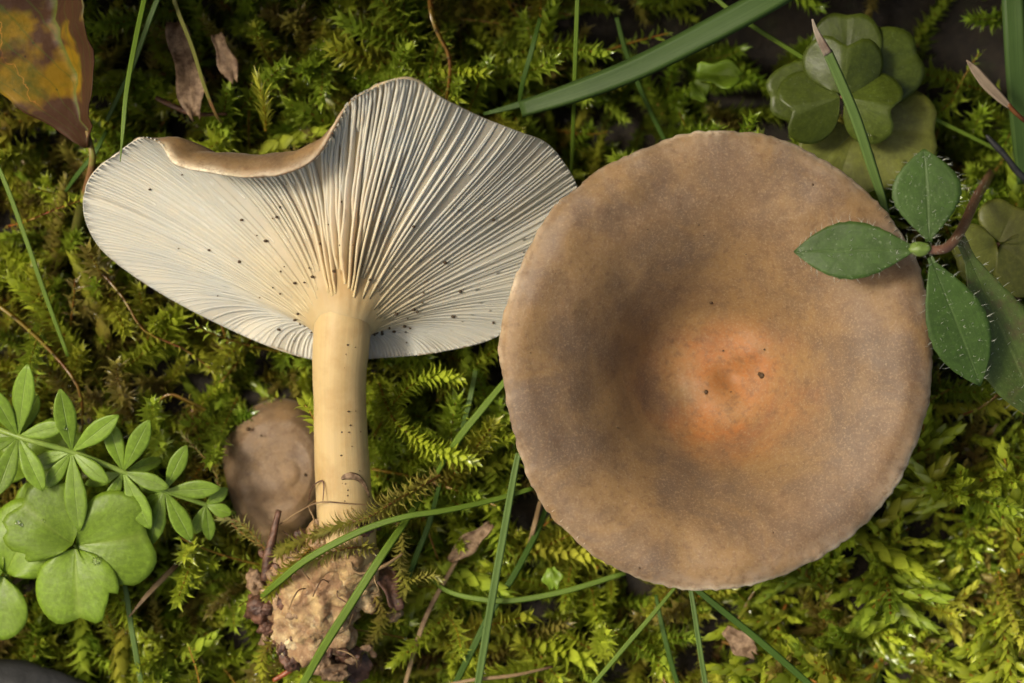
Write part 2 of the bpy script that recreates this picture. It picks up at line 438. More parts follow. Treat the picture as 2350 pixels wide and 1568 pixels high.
for k in range(12):
    rn=random.Random(100+k); L=rn.uniform(150,260)
    main=grow(bend_path(rn,L),int(L/2.9),rn.uniform(36,46),rn.uniform(18,23),R_(rn.uniform(26,40)),R_(rn.uniform(80,120)),rn.random(),rn,sr=3.0,wprof=(.95,.82,.22))
    parts=[main]
    if k%3==0:
        pth=bend_path(rn,L*.45); az=rn.uniform(0,6.28); tl=R_(50)
        rot=np.array(Matrix.Rotation(az,3,'Z')@Matrix.Rotation(tl,3,'Y'))
        parts.append(grow(pth@rot.T+np.array([0,0,L*.4]),int(L*.45/2.9),34,14,R_(38),R_(110),0,rn,sr=2.4,wprof=(.95,.82,.22)))
    VAR['spiky'].append(join(parts))
for k in range(8):
    rn=random.Random(200+k); L=rn.uniform(120,180)
    VAR['spear'].append(grow(bend_path(rn,L,amt=.25),int(L/4.4),rn.uniform(34,42),rn.uniform(19,23),R_(16),R_(rn.uniform(20,34)),0,rn,apex=.5,wprof=(.7,1.0,.55),jit=.15,sr=3))
for k in range(7):
    rn=random.Random(300+k); L=rn.uniform(170,240); path=bend_path(rn,L,amt=.25)
    parts=[grow(path,int(L/4.6),rn.uniform(30,36),17,R_(20),R_(40),0,rn,apex=.4,wprof=(.7,1,.5),jit=.15,sr=4)]
    nb=rn.randint(6,9)
    for j in range(nb):
        s=.18+.7*j/nb; i=int(s*8); p0=path[i]; bl=rn.uniform(70,115)*(1.15-.5*s)
        az=(j%2)*math.pi+rn.uniform(-.5,.5); tl=R_(rn.uniform(42,65))
        rot=np.array(Matrix.Rotation(az,3,'Z')@Matrix.Rotation(tl,3,'Y'))
        parts.append(grow(bend_path(rn,bl,6,.25)@rot.T+p0,int(bl/4.8),rn.uniform(27,33),16,R_(15),R_(26),0,rn,apex=.5,wprof=(.7,1,.5),jit=.12,age0=.4,sr=2.2))
    VAR['feather'].append(join(parts))
for k in range(6):
    rn=random.Random(400+k); L=rn.uniform(190,300)
    VAR['thin'].append(grow(bend_path(rn,L,amt=.5),int(L/7),rn.uniform(17,24),8,R_(45),R_(95),0,rn,sr=3.2))

PAL={ # young, old, stem
 'vivid':((.440,.520,.050),(.270,.290,.042),(.40,.16,.03)),
 'yellow':((.540,.540,.075),(.360,.340,.042),(.44,.18,.03)),
 'mid':((.310,.420,.046),(.180,.235,.028),(.33,.13,.03)),
 'deep':((.190,.310,.026),(.105,.145,.024),(.22,.09,.03)),
 'rusty':((.340,.350,.040),(.240,.140,.042),(.40,.10,.03)),
 'brown':((.240,.180,.058),(.150,.085,.038),(.26,.08,.03)),
}
def shoot_cols(K,pal,br,rg):
    y,o,s=[np.array(q) for q in PAL[pal]]
    a=K[:,:1]; a=np.clip(a*1.35-.1,0,1)
    c=o*(1-a)+y*a
    c=c*(1+rg.normal(0,.10,(len(K),1)))
    c=np.where(K[:,1:]>.5,s,c)
    return np.clip(c*br,0.002,.75)
def shoot_rot(d,roll):
    x,y,z=axis_frame(d); c,s=math.cos(roll),math.sin(roll)
    return np.stack([x*c+y*s,-x*s+y*c,z],1)

FALLEN_POLY=[(720,825),(560,775),(400,695),(260,605),(192,500),(200,400),(310,318),(560,330),(740,275),(900,178),(1000,215),(1255,325),(1330,430),(1300,560),(1145,770),(1000,812),(862,822),(850,1000),(862,1190),(900,1300),(880,1400),(800,1500),(640,1500),(600,1350),(700,1230),(722,1000)]
FALLEN_POLY=np.array(FALLEN_POLY,float)
SMALL_POLY=np.array([(490,1040),(545,945),(640,905),(740,960),(780,1080),(740,1200),(630,1275),(530,1215)],float)
def inside(px,py,poly=FALLEN_POLY):
    r=False; n=len(poly); j=n-1
    for i in range(n):
        if (poly[i,1]>py)!=(poly[j,1]>py) and px<(poly[j,0]-poly[i,0])*(py-poly[i,1])/(poly[j,1]-poly[i,1])+poly[i,0]: r=not r
        j=i
    return r
def pick_palette(px,py,rn,deep=False):
    u=rn.random()
    if deep: return 'brown' if u<.5 else ('rusty' if u<.75 else 'deep')
    vivid=max(0,min(1,(px-700)/1100))*max(0,min(1,(py-780)/420))
    if vivid>.35: return 'vivid' if u<.55 else ('yellow' if u<.75 else 'mid')
    if px<720 and 430<py<1000: return 'rusty' if u<.34 else ('mid' if u<.62 else ('brown' if u<.82 else 'vivid'))
    if py>900: return 'vivid' if u<.45 else ('mid' if u<.85 else 'rusty')
    if px>1350: return 'deep' if u<.6 else 'mid'
    return 'mid' if u<.5 else ('vivid' if u<.66 else ('deep' if u<.84 else 'rusty'))
def density(px,py):
    d=1.0
    if py<330 and px>1330: d=.30
    if px>1700 and py<130: d=.10
    if 1300<px<1480 and 180<py<470: d=.35
    if 215<px<390 and py<330: d=.55
    if px<330 and py<180: d=.4
    if 20<px<170 and 1430<py<1540: d=.35
    if 1200<px<2080 and 420<py<1260: d=.45     # under the big cap
    return d
CLEAR=[] # (px,py,radius) spots kept free of tall shoots
def placements(count, rn, tilt=(15,78), lim_in=-5, lift=0, margin=420, kinds=None, deep=False, maxtip=55, scl=(.72,1.12)):
    out=[]
    while len(out)<count:
        px=rn.uniform(-margin,2350+margin); py=rn.uniform(-margin,1568+margin)
        if rn.random()>density(px,py): continue
        x,y=px-CX,CY-py
        az=rn.uniform(0,6.283); tl=R_(rn.uniform(*tilt))
        d=np.array([math.cos(az)*math.sin(tl),math.sin(az)*math.sin(tl),math.cos(tl)])
        br=max(0,min(1,(px-1650)/350))*max(0,min(1,(py-960)/200))
        kd=kinds or ('feather' if rn.random()<.70*br else ('spear' if rn.random()<.15+.35*br else ('thin' if rn.random()<.10 else 'spiky')))
        vi=rn.randrange(len(VAR[kd])); sc_=rn.uniform(*scl)*(1.3 if (kd in('spear','feather') and scl[1]>1.2) else 1)
        top=VAR[kd][vi][0][:,2].max()*sc_
        tip=np.array([x,y,0])+d*top
        base=np.array([x,y,float(ground_h(x,y))+lift])
        tz=base[2]+d[2]*top
        lim=maxtip
        for q in (0.,.5,1.):
            if inside(x+CX+(tip[0]-x)*q,CY-(y+(tip[1]-y)*q)): lim=min(lim,lim_in)
            if inside(x+CX+(tip[0]-x)*q,CY-(y+(tip[1]-y)*q),SMALL_POLY): lim=min(lim,-140)
        if tz>lim: base[2]-=tz-lim
        out.append((kd,vi,base,d,rn.uniform(0,6.28),sc_,pick_palette(px,py,rn,deep),rn.uniform(.75,1.2)*(1+.25*max(0,min(1,(px-1400)/500))*max(0,min(1,(py-900)/300)))))
    return out
def joined(name,pl,seed):
    rg=np.random.default_rng(seed); VV=[];FF=[];CC=[];o=0
    for kd,vi,b,d,roll,s,pal,br in pl:
        v,f,k=VAR[kd][vi]; VV.append((v*s)@shoot_rot(d,roll).T+b); FF.append(f+o); CC.append(shoot_cols(k,pal,br,rg)); o+=len(v)
    V=np.vstack(VV).astype(np.float32)*U; F=np.vstack(FF).astype(np.int32); C=np.vstack(CC).astype(np.float32)
    me=bpy.data.meshes.new(name); me.vertices.add(len(V)); me.vertices.foreach_set('co',V.ravel())
    me.loops.add(F.size); me.loops.foreach_set('vertex_index',F.ravel())
    me.polygons.add(len(F)); me.polygons.foreach_set('loop_start',np.arange(0,F.size,3,dtype=np.int32))
    me.polygons.foreach_set('use_smooth',np.ones(len(F),bool))
    a=me.color_attributes.new('Col','FLOAT_COLOR','POINT')
    a.data.foreach_set('color',np.hstack([C,np.ones((len(C),1),np.float32)]).ravel())
    me.materials.append(M_MOSS); me.update(); me.validate()
    return link(name,me)
rm=random.Random(5)
mat_pl=placements(1700,rm,tilt=(35,88),lift=-10,deep=False,maxtip=10)
old_pl=placements(900,rm,tilt=(55,89),lift=0,deep=True,maxtip=-40)
tag(joined('moss_mat',mat_pl,1),'tangled mat of green moss covering the ground','moss',kind='stuff')
tag(joined('old_moss_litter',old_pl,2),'brown withered moss stems lying beneath the green moss','moss',kind='stuff')

MESH_CACHE={}
MOSS_LABEL={
 'spiky':('moss shoot with spiky leaves curving outwards, rising from the moss mat','spiky moss shoots rising from the mat','spiky_moss_shoot'),
 'spear':('smooth pointed moss shoot with overlapping leaves pressed to its stem','pointed moss shoots','pointed_moss_shoot'),
 'feather':('feathery moss shoot with many pointed side branches','feathery branched moss shoots','feathery_moss_shoot'),
 'thin':('thin moss shoot with sparse short leaves','thin sparse moss shoots','thin_moss_shoot')}
def moss_object(kd,vi,base,d,roll,s,pal,br):
    key=(kd,vi,pal)
    if key not in MESH_CACHE:
        v,f,k=VAR[kd][vi]
        MESH_CACHE[key]=make_mesh(MOSS_LABEL[kd][2],v,f.tolist(),shoot_cols(k,pal,1.0,np.random.default_rng(vi)),None,[M_MOSS])
    lab,grp,nm=MOSS_LABEL[kd]
    o=bpy.data.objects.new(nm,MESH_CACHE[key]); COL.objects.link(o)
    m=Matrix(shoot_rot(d,roll).tolist()).to_4x4(); o.matrix_world=Matrix.Translation(Vector(base)*U)@m@Matrix.Scale(s,4)
    w={'vivid':'bright green','yellow':'yellowish','mid':'leaf green','deep':'dark green','rusty':'olive rusty','brown':'brownish','pale':'pale','ochre':'ochre'}[pal]
    tag(o,w+' '+lab,'moss',w+' '+grp); return o
SHOOTS=placements(295,rm,tilt=(30,86),lift=70,margin=30,maxtip=65,scl=(.95,1.40))
for q in SHOOTS: moss_object(*q)

# unseen log added beyond the upper frame edge to shade the upper strip
def shade_log():
    m=MB(); nu,nv=150,48; xs=np.linspace(-2300,3300,nu); V=[];F=[]
    for i in range(nu):
        H=1480+120*math.sin(xs[i]/310.)+90*math.sin(xs[i]/127.+1)
        for j in range(nv):
            a=2*math.pi*j/nv; r=1+.035*math.sin(9*a+xs[i]/700.)
            V.append((xs[i]-CX, CY+110+H*.54*(1-math.cos(a)*r)+.0*xs[i], -230+H*.54+H*.56*math.sin(a)*r))
    V=np.array(V); nz_=fbm(V/np.array([420.,130.,130.]),5,4); c=np.stack([V[:,0],np.full(len(V),CY+1130.),np.full(len(V),800.)],-1); V+= (V-c)/1000.*(45*nz_)[:,None]
    V[:,1]=np.maximum(V[:,1],CY+60)
    for i in range(nu-1):
        for j in range(nv):
            j2=(j+1)%nv; F.append((i*nv+j,i*nv+j2,(i+1)*nv+j2,(i+1)*nv+j))
    F.append(tuple(range(nv))); F.append(tuple((nu-1)*nv+j for j in range(nv))[::-1])
    m.add(V,F); o=build(m,'added_shade_log',plain('bark',(.03,.02,.012),(.11,.075,.045),scale=260,rough=.85,bumpd=.0012)); tag(o,'bark covered log added out of view beyond the broad grass blade to shade the moss','log')
shade_log()

# ------------------------------------------------------------------ the fallen mushroom, gills towards the camera
def per_interp(keys, q):
    """periodic cubic through (angle deg, vector) keys; q array of degrees"""
    keys=sorted(keys,key=lambda k:k[0]); A=np.array([k[0] for k in keys],float); Vv=np.array([k[1] for k in keys],float)
    A=np.r_[A[-2:]-360,A,A[:2]+360]; Vv=np.vstack([Vv[-2:],Vv,Vv[:2]])
    Mt=np.zeros_like(Vv)
    for i in range(1,len(A)-1): Mt[i]=(Vv[i+1]-Vv[i-1])/(A[i+1]-A[i-1])
    q=np.asarray(q,float); q=(q-A[2])%360+A[2]
    i=np.clip(np.searchsorted(A,q,side='right')-1,1,len(A)-3); h=A[i+1]-A[i]; t=((q-A[i])/h)[...,None]; h=h[...,None]
    return (2*t**3-3*t**2+1)*Vv[i]+(t**3-2*t**2+t)*h*Mt[i]+(-2*t**3+3*t**2)*Vv[i+1]+(t**3-t**2)*h*Mt[i+1]
# rim margin: angle, photo x, y, height ; then the crest control (where the flesh bulges to before the margin)
RIM=[(90,800,236,410,(800,300,300)),(82,850,203,440,(850,290,320)),(74,910,181,445,(895,290,330)),(66,962,187,430,(930,310,320)),(57,1010,222,400,(960,350,290)),
 (46,1100,266,310,(1030,400,270)),(36,1190,302,235,(1090,440,215)),(27,1255,328,165,(1120,470,175)),(18,1298,378,105,(1140,510,140)),(9,1326,432,60,(1150,550,115)),
 (-6,1335,540,40,(1150,610,95)),(-22,1265,680,40,(1110,680,85)),(-40,1143,772,50,(1050,730,80)),
 (-58,1010,808,65,(960,745,80)),(-76,900,820,80,(880,745,70)),(-92,800,826,80,(800,745,70)),(-108,700,822,80,(700,735,70)),
 (-122,570,776,85,(620,705,80)),(-135,430,708,90,(540,665,100)),(-148,310,636,100,(460,620,115)),(-160,232,572,110,(400,575,125)),
 (-172,195,500,125,(370,530,135)),(176,196,430,150,(370,480,145)),(166,225,384,190,(385,440,160)),(157,278,343,240,(410,405,180)),
 (148,325,317,290,(440,375,200)),(141,368,332,360,(480,290,215)),(134,398,378,380,(520,275,215)),(126,480,398,385,(565,265,215)),(118,575,408,385,(620,255,215)),
 (110,660,399,390,(690,240,230)),(103,728,362,395,(740,250,250)),(96,772,290,395,(775,285,280))]
JC=np.array([785.5,768]); JZ=171.0; JR=60.5
keys=[]
for a,x,y,z,c2 in RIM:
    r=math.radians(a); s=P(JC[0]+JR*math.cos(r), JC[1]-34*math.sin(r), JZ+JR*math.sin(r))
    Rm=P(x,y,z); C2=P(*c2)
    up=nrm([0,1,-.45])
    L1=150 if a>0 else 60
    lat=np.array([math.cos(r),0,math.sin(r)])
    C1=s+np.array([.05,1,.0])*(62+95*max(0,math.sin(r)))+lat*27
    keys.append((a,np.r_[s,C1,C2,Rm]))
def cap_pt(phi,t):
    """gill-side surface; phi degrees, t 0 at the stem .. 1 at the margin (arrays)"""
    k=per_interp(keys,phi); t=np.asarray(t)[...,None]
    S,A,B,E=k[...,0:3],k[...,3:6],k[...,6:9],k[...,9:12]
    p=(1-t)**3*S+3*(1-t)**2*t*A+3*(1-t)*t*t*B+t**3*E
    wob=vnoise(np.stack([np.asarray(phi)/9.,t[...,0]*2.2,np.zeros_like(t[...,0])],-1),4)
    p[...,2]+=wob*9*t[...,0]
    return p
def cap_nrm(phi,t):
    e=.6; d=.012; phi=np.asarray(phi,float); t=np.asarray(t,float)
    a=cap_pt(phi+e,t)-cap_pt(phi-e,t); b=cap_pt(phi,np.minimum(t+d,1))-cap_pt(phi,np.maximum(t-d,0))
    n=np.cross(b,a); n/=np.maximum(np.linalg.norm(n,axis=-1,keepdims=True),1e-9)
    return n
# orientation test at the front of the funnel: the gill side must look at the camera there
GS=1.0 if cap_nrm(np.array([60.]),np.array([.6]))[0,2]>0 else -1.0
M_={}
fallen=root('fallen_mushroom',P(760,1480,-30))
tag(fallen,'uprooted funnel mushroom lying on moss, its white gills and cream stem showing','mushroom')
NPH,NT=260,30
ph=np.linspace(-180,180,NPH,endpoint=False); tt=np.linspace(0,1,NT)
PH,TT=np.meshgrid(ph,tt,indexing='ij')
G=cap_pt(PH,TT); NN=cap_nrm(PH,TT)*GS
thick=(46*(1-TT)**1.4+9)
thick*=(1-.75*np.clip((TT-.93)/.07,0,1))
S_=G-NN*thick[...,None]
S_+= (vnoise(np.stack([PH/5.,TT*9,np.zeros_like(TT)],-1),8)*5.0*TT+vnoise(np.stack([PH/1.6,TT*22,np.zeros_like(TT)],-1),9)*1.6*TT)[...,None]*NN
mb=MB(); i0=np.arange(NPH*NT).reshape(NPH,NT)
def grid_faces(idx,flip):
    f=[]
    for i in range(idx.shape[0]):
        i2=(i+1)%idx.shape[0]
        for j in range(idx.shape[1]-1):
            q=(idx[i,j],idx[i2,j],idx[i2,j+1],idx[i,j+1]); f.append(q[::-1] if flip else q)
    return f
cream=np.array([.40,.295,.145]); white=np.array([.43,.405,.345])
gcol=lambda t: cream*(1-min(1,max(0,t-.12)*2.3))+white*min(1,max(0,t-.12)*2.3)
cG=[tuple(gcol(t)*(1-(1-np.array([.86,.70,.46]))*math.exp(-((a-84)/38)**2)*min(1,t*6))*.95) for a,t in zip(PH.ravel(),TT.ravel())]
fl = GS>0
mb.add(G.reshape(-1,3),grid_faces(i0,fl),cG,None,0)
skc=[]
for a,t in zip(PH.ravel(),TT.ravel()):
    c=np.array([.27,.165,.062]); e=max(0,(t-.955)/.045); c=c*(1-e)+np.array([.70,.60,.44])*e; skc.append(tuple(c))
o=mb.add(S_.reshape(-1,3),grid_faces(i0,not fl),skc,None,1)
rim=[]
for i in range(NPH):
    i2=(i+1)%NPH; q=(i0[i,-1],i0[i2,-1],o+i0[i2,-1],o+i0[i,-1]); rim.append(q[::-1] if fl else q)
mb.f+=rim; mb.mi+=[1]*len(rim)
# close the hollow of the funnel around the stem top
cidx=len(mb.v); mb.add([S_[:,0].mean(0)],[],[(.45,.28,.13)],None,1)
mb.f+=[(o+int(i0[i,0]),o+int(i0[(i+1)%NPH,0]),cidx) for i in range(NPH)]; mb.mi+=[1]*NPH
cap=build(mb,'cap',[M_GILL,M_SKIN2],fallen)
# gills, each a fin of its own
def gill(phi,t0,hmul,rn):
    n=15; t=np.linspace(t0,.997,n); w1=rn.uniform(-.5,.5); pj=phi+w1*np.sin(t*5+rn.uniform(0,6))*1.0
    B=cap_pt(pj,t); Nn=cap_nrm(pj,t)*GS
    dd=cap_pt(pj+.5,t)-cap_pt(pj-.5,t); dd/=np.maximum(np.linalg.norm(dd,axis=1,keepdims=True),1e-9)
    s=(t-t0)/(.997-t0)
    h=hmul*(30*np.minimum(1,s/.16)**.7*(1-.80*t**1.5)+2.0)*np.clip((1-t)/.05+.35,0,1)
    fr=math.exp(-((phi-86)/26)**2); h*=.13+.87*fr
    h*=1+.10*np.sin(s*23+rn.uniform(0,6))
    wb=3.3+1.2*t; wr=2.2+.8*t
    b0=B-Nn*3-dd*wb[:,None]; b1=B-Nn*3+dd*wb[:,None]
    lean=rn.uniform(-.16,.16)
    top=B+Nn*h[:,None]+dd*(h*lean)[:,None]
    r0=top-dd*wr[:,None]; r1=top+dd*wr[:,None]
    m=MB(); V=np.vstack([b0,r0,r1,b1]); f=[]
    for k in range(n-1):
        for a,b in ((0,1),(1,2),(2,3)):
            q=(a*n+k,a*n+k+1,b*n+k+1,b*n+k); f.append(q)
    f+= [(0,n,2*n,3*n)[::-1],(n-1,2*n-1,3*n-1,4*n-1)]
    v=rn.uniform(.92,1.04)
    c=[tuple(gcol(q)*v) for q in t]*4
    m.add(V,f,c)
    return build(m,'gill',M_GILL,cap)
rg=random.Random(21)
NG=66
for i in range(NG):
    a=-180+360*i/NG; st=360/NG
    gill(a+rg.uniform(-.15,.15)*st,rg.uniform(.10,.22),1.0,rg)
    gill(a+st*.5+rg.uniform(-.1,.1)*st,rg.uniform(.22,.42),.85,rg)
    for q in (.25,.75):
        gill(a+st*q+rg.uniform(-.06,.06)*st,rg.uniform(.5,.78),.7,rg)

def tube(mb, path, rad, ns=12, col=(1,1,1), capends=True, ell=None, noise_amp=0, seed=0):
    path=np.asarray(path,float); n=len(path); rad=np.asarray(rad,float)*np.ones(n)
    V=[];UVs=[];prevx=None
    for i in range(n):
        d=nrm(path[min(i+1,n-1)]-path[max(i-1,0)])
        if prevx is None: x,y,_=axis_frame(d)
        else: x=nrm(prevx-d*np.dot(prevx,d)); y=np.cross(d,x)
        prevx=x
        for k in range(ns):
            a=2*math.pi*k/ns; r=rad[i]
            p=path[i]+(x*math.cos(a)+y*math.sin(a))*r
            V.append(p); UVs.append((k/ns if k<=ns/2 else 1-k/ns, i/(n-1)))
    V=np.array(V)
    if noise_amp:
        ctr=np.repeat(path,ns,0); dv=V-ctr; V=ctr+dv*(1+noise_amp*fbm(V/40.,seed,3))[:,None]
    f=[]
    for i in range(n-1):
        for k in range(ns):
            k2=(k+1)%ns; f.append((i*ns+k,i*ns+k2,(i+1)*ns+k2,(i+1)*ns+k))
    if capends: f.append(tuple(range(ns))[::-1]); f.append(tuple((n-1)*ns+k for k in range(ns)))
    if isinstance(col,list): c=[col[i] for i in range(n) for k in range(ns)]
    else: c=col
    return mb.add(V,f,c,UVs)

# stem
ctrs=[(790,610,140,26),(789,665,160,44),(787,725,172,61.5),(783,790,170,63),(779,850,160,60),(780,920,145,58.5),(782,1000,128,60),(786,1080,112,62),(790,1150,98,63),(796,1215,85,66),(790,1270,70,74)]
pp=catmull([P(x,y,z) for x,y,z,r in ctrs],36); rr=catmull([[r,0,0] for *_,r in ctrs],36)[:,0]
sm=MB(); tube(sm,pp,rr,40,[tuple(np.array([.40,.292,.14])*(1-.0*i)) for i in range(36)],noise_amp=.022,seed=5)
stem=build(sm,'stem',M_STEM,fallen)
# torn base of the stem with mycelium
def blob(mb, ctr, rad, seed, amp=.35, col=(1,1,1), nu=28, nv=18, freq=1.2, rot=0):
    V=[];F=[];ca,sa=math.cos(rot),math.sin(rot)
    for j in range(nv+1):
        th=math.pi*j/nv
        for i in range(nu):
            a=2*math.pi*i/nu; V.append((math.sin(th)*math.cos(a),math.sin(th)*math.sin(a),math.cos(th)))
    V=np.array(V); s=1+amp*fbm(V*freq+seed*3.1,seed,6)
    V=V*s[:,None]*np.array(rad); V=np.stack([V[:,0]*ca-V[:,1]*sa,V[:,0]*sa+V[:,1]*ca,V[:,2]],-1)+np.asarray(ctr)
    for j in range(nv):
        for i in range(nu):
            i2=(i+1)%nu; F.append((j*nu+i,(j+1)*nu+i,(j+1)*nu+i2,j*nu+i2))
    if isinstance(col,tuple) and len(col)==6:
        w=np.clip(fbm(V/26.,seed+5,4)*2.6+.5,0,1)[:,None]; col=(np.array(col[:3])*(1-w)+np.array(col[3:])*w).tolist()
    return mb.add(V,F,col)
bm_=MB()
bc=(.52,.36,.15,.30,.18,.08)
blob(bm_,P(775,1275,70),(88,95,70),1,.35,bc,64,44,2.2)
blob(bm_,P(735,1345,55),(110,105,75),2,.42,(.54,.38,.17,.27,.15,.07),80,56,2.6)
blob(bm_,P(715,1425,45),(92,85,62),3,.48,(.56,.41,.20,.33,.20,.10),80,56,2.6)
blob(bm_,P(668,1465,50),(42,36,34),4,.6,(.66,.52,.30),40,28,3.0)
blob(bm_,P(835,1355,45),(34,52,34),6,.55,(.62,.46,.24),32,22,2.0,.3)
blob(bm_,P(650,1385,50),(44,60,40),7,.55,(.36,.23,.13),32,22,2.0)
base_=build(bm_,'stem_base',M_CLUMP,fallen)
tag(base_,'torn cream base of the stem with earth clinging to it')
# brown scar on the stem
def ribbon(mb, pts, widths, nseg=24, up=(0,0,1), th=.25, fold=.0, col=(1,1,1), twist=0):
    """closed lens-section blade along a path"""
    c=catmull(pts,nseg); w=np.interp(np.linspace(0,1,nseg),np.linspace(0,1,len(widths)),widths)
    V=[];UVs=[]
    for i in range(nseg):
        d=nrm(c[min(i+1,nseg-1)]-c[max(i-1,0)]); u=np.asarray(up,float)
        s=nrm(np.cross(d,u)); n=np.cross(s,d)
        if twist:
            a=twist*i/(nseg-1); s,n=s*math.cos(a)+n*math.sin(a),n*math.cos(a)-s*math.sin(a)
        hw=w[i]/2; t=max(.6,w[i]*th*.35)
        V+=[c[i]-s*hw+n*hw*fold, c[i]-s*hw*.5+n*(t*.6+hw*fold*.5), c[i]+n*t*.5, c[i]+s*hw*.5+n*(t*.6+hw*fold*.5), c[i]+s*hw+n*hw*fold, c[i]-n*t]
        v=i/(nseg-1); UVs+=[(-1,v),(-.5,v),(0,v),(.5,v),(1,v),(0,v)]
    f=[]; m=6
    for i in range(nseg-1):
        for k in range(m):
            k2=(k+1)%m; f.append((i*m+k,i*m+k2,(i+1)*m+k2,(i+1)*m+k))
    f.append(tuple(range(m))[::-1]); f.append(tuple((nseg-1)*m+k for k in range(m)))
    cc=[col[i] for i in range(nseg) for k in range(m)] if isinstance(col,list) else col
    return mb.add(V,f,cc,UVs)
def stem_surf(x,y):
    """height of the stem's upper surface at photo x,y"""
    ys=[c[1] for c in ctrs]; cx=np.interp(y,ys,[c[0] for c in ctrs]); cz=np.interp(y,ys,[c[2] for c in ctrs]); r=np.interp(y,ys,[c[3] for c in ctrs])
    return cz+math.sqrt(max(0,r*r-(x-cx)**2))
sb=MB()
ribbon(sb,[P(x,y,stem_surf(x,y)+1) for x,y in ((765,1104),(780,1096),(800,1092),(818,1095),(832,1106),(842,1124),(848,1142))],[5,14,17,15,11,8,4],20,up=(.3,0,1))
tag(build(sb,'scar',M_BROWN,fallen),'brown torn flap on the stem')
# dark specks stuck to gills and stem
sp=MB()
def speck(p,r,rn):
    V=[];a=rn.uniform(.8,1.5)
    for k in range(6): V.append(p+np.array([math.cos(k*1.047)*r*a,math.sin(k*1.047)*r,0]))
    V.append(p+np.array([0,0,r*.8])); V.append(p-np.array([0,0,r*.8]))
    sp.add(V,[(k,(k+1)%6,6) for k in range(6)]+[((k+1)%6,k,7) for k in range(6)])
allG=G.reshape(-1,3); allT=TT.ravel(); allP=PH.ravel(); rs=random.Random(3)
cand=[i for i in range(len(allG)) if .15<allT[i]<.92 and not(95<allP[i]<140 and allT[i]>.5)]
for k in range(110):
    i=rs.choice(cand); 
    if rs.random()<.5 and not(allT[i]<.6): continue
    n_=NN.reshape(-1,3)[i]; speck(allG[i]+n_*((26*(1-.8*allT[i]**1.5)*.95)*(.13+.87*math.exp(-((allP[i]-86)/26)**2))+3),rs.uniform(1.6,3.9),rs)
for k in range(40):
    y=rs.uniform(760,1170); x=780+rs.uniform(-55,58); speck(P(x,y,stem_surf(x,y)+.5),rs.uniform(1.1,2.6),rs)
tag(build(sp,'dirt_specks',M_SPECK,fallen),kind='stuff')

# ------------------------------------------------------------------ the big upright cap
OUT=[(1145,790),(1163,700),(1200,600),(1262,487),(1330,425),(1400,378),(1500,331),(1600,305),(1700,304),(1800,326),(1900,376),(2000,450),(2062,522),(2110,620),(2133,740),(2135,835),(2125,930),(2098,1025),(2048,1122),(1970,1210),(1880,1275),(1760,1330),(1640,1351),(1550,1348),(1450,1320),(1350,1268),(1260,1180),(1210,1090),(1175,980),(1155,880)]
RZ=300.0   # rim height
oc=catmull(OUT,360,closed=True); _j=vnoise(np.stack([np.arange(360)/1.7,np.zeros(360),np.zeros(360)],-1),13)+.8*vnoise(np.stack([np.arange(360)/9.,np.zeros(360),np.zeros(360)],-1),14); oc=oc+(oc-np.array([1640.,826.]))/500*0
cc=np.array([1640.,826.]); fc=np.array([1640.,868.])        # cap centre, centre of the hollow
NR=96
rho=np.linspace(0,1,NR)**.85
prof_r=[0,.035,.07,.10,.15,.22,.30,.40,.50,.60,.70,.80,.88,.94,.975,1.0]
prof_z=[-262,-261,-260,-258,-253,-238,-210,-156,-98,-54,-23,-6,0,-5,-12,-24]
def prof(r): # smooth interpolation
    from bisect import bisect
    return catmull(np.stack([prof_r,prof_z,np.zeros(16)],-1),400)
pc=prof(0); 
def zprof(r): return np.interp(r,pc[:,0],pc[:,1])
V=[];C=[]
for j,r in enumerate(rho):
    for i in range(360):
        edge=oc[i]; c0=fc+(cc-fc)*min(1,r*1.15)
        xy=c0+(edge-cc)*r
        z=RZ+42+zprof(r)
        V.append((xy[0],xy[1],z))
V=np.array(V)
_jj=vnoise(np.stack([np.arange(360)/1.3,np.zeros(360),np.zeros(360)],-1),13)+.8*vnoise(np.stack([np.arange(360)/9.,np.zeros(360),np.zeros(360)],-1),14)
_jr=np.tile(_jj,NR)*np.repeat(np.clip((rho-.9)/.1,0,1)**2,360)*2.6/500
V[:,:2]+=(V[:,:2]-cc)*_jr[:,None]
q=V.copy()
n1=fbm(np.stack([V[:,0]/260,V[:,1]/260,np.zeros(len(V))],-1),31,3); n2=fbm(np.stack([V[:,0]/55,V[:,1]/55,np.zeros(len(V))],-1),37,3)
rr_=np.repeat(rho,360)
V[:,2]+=n1*26*np.clip(rr_*1.6-.2,0,1)+n2*2.6
# small lumps round the central dimple
for (bx,by,bh,bw) in ((1640,885,16,42),(1735,812,18,38),(1680,940,9,40),(1702,868,-12,34),(1555,790,-14,90)):
    V[:,2]+=bh*np.exp(-(((q[:,0]-bx)**2+(q[:,1]-by)**2)/bw**2))
ang=np.tile(np.arange(360),NR)
crenu=vnoise(np.stack([ang/1.6,np.zeros(len(ang)),np.zeros(len(ang))],-1),3)*np.clip((rr_-.93)/.07,0,1)
V[:,2]+=crenu*2.5
W=np.array([P(x,y,RZ) for x,y,_ in V]); W[:,2]=V[:,2]
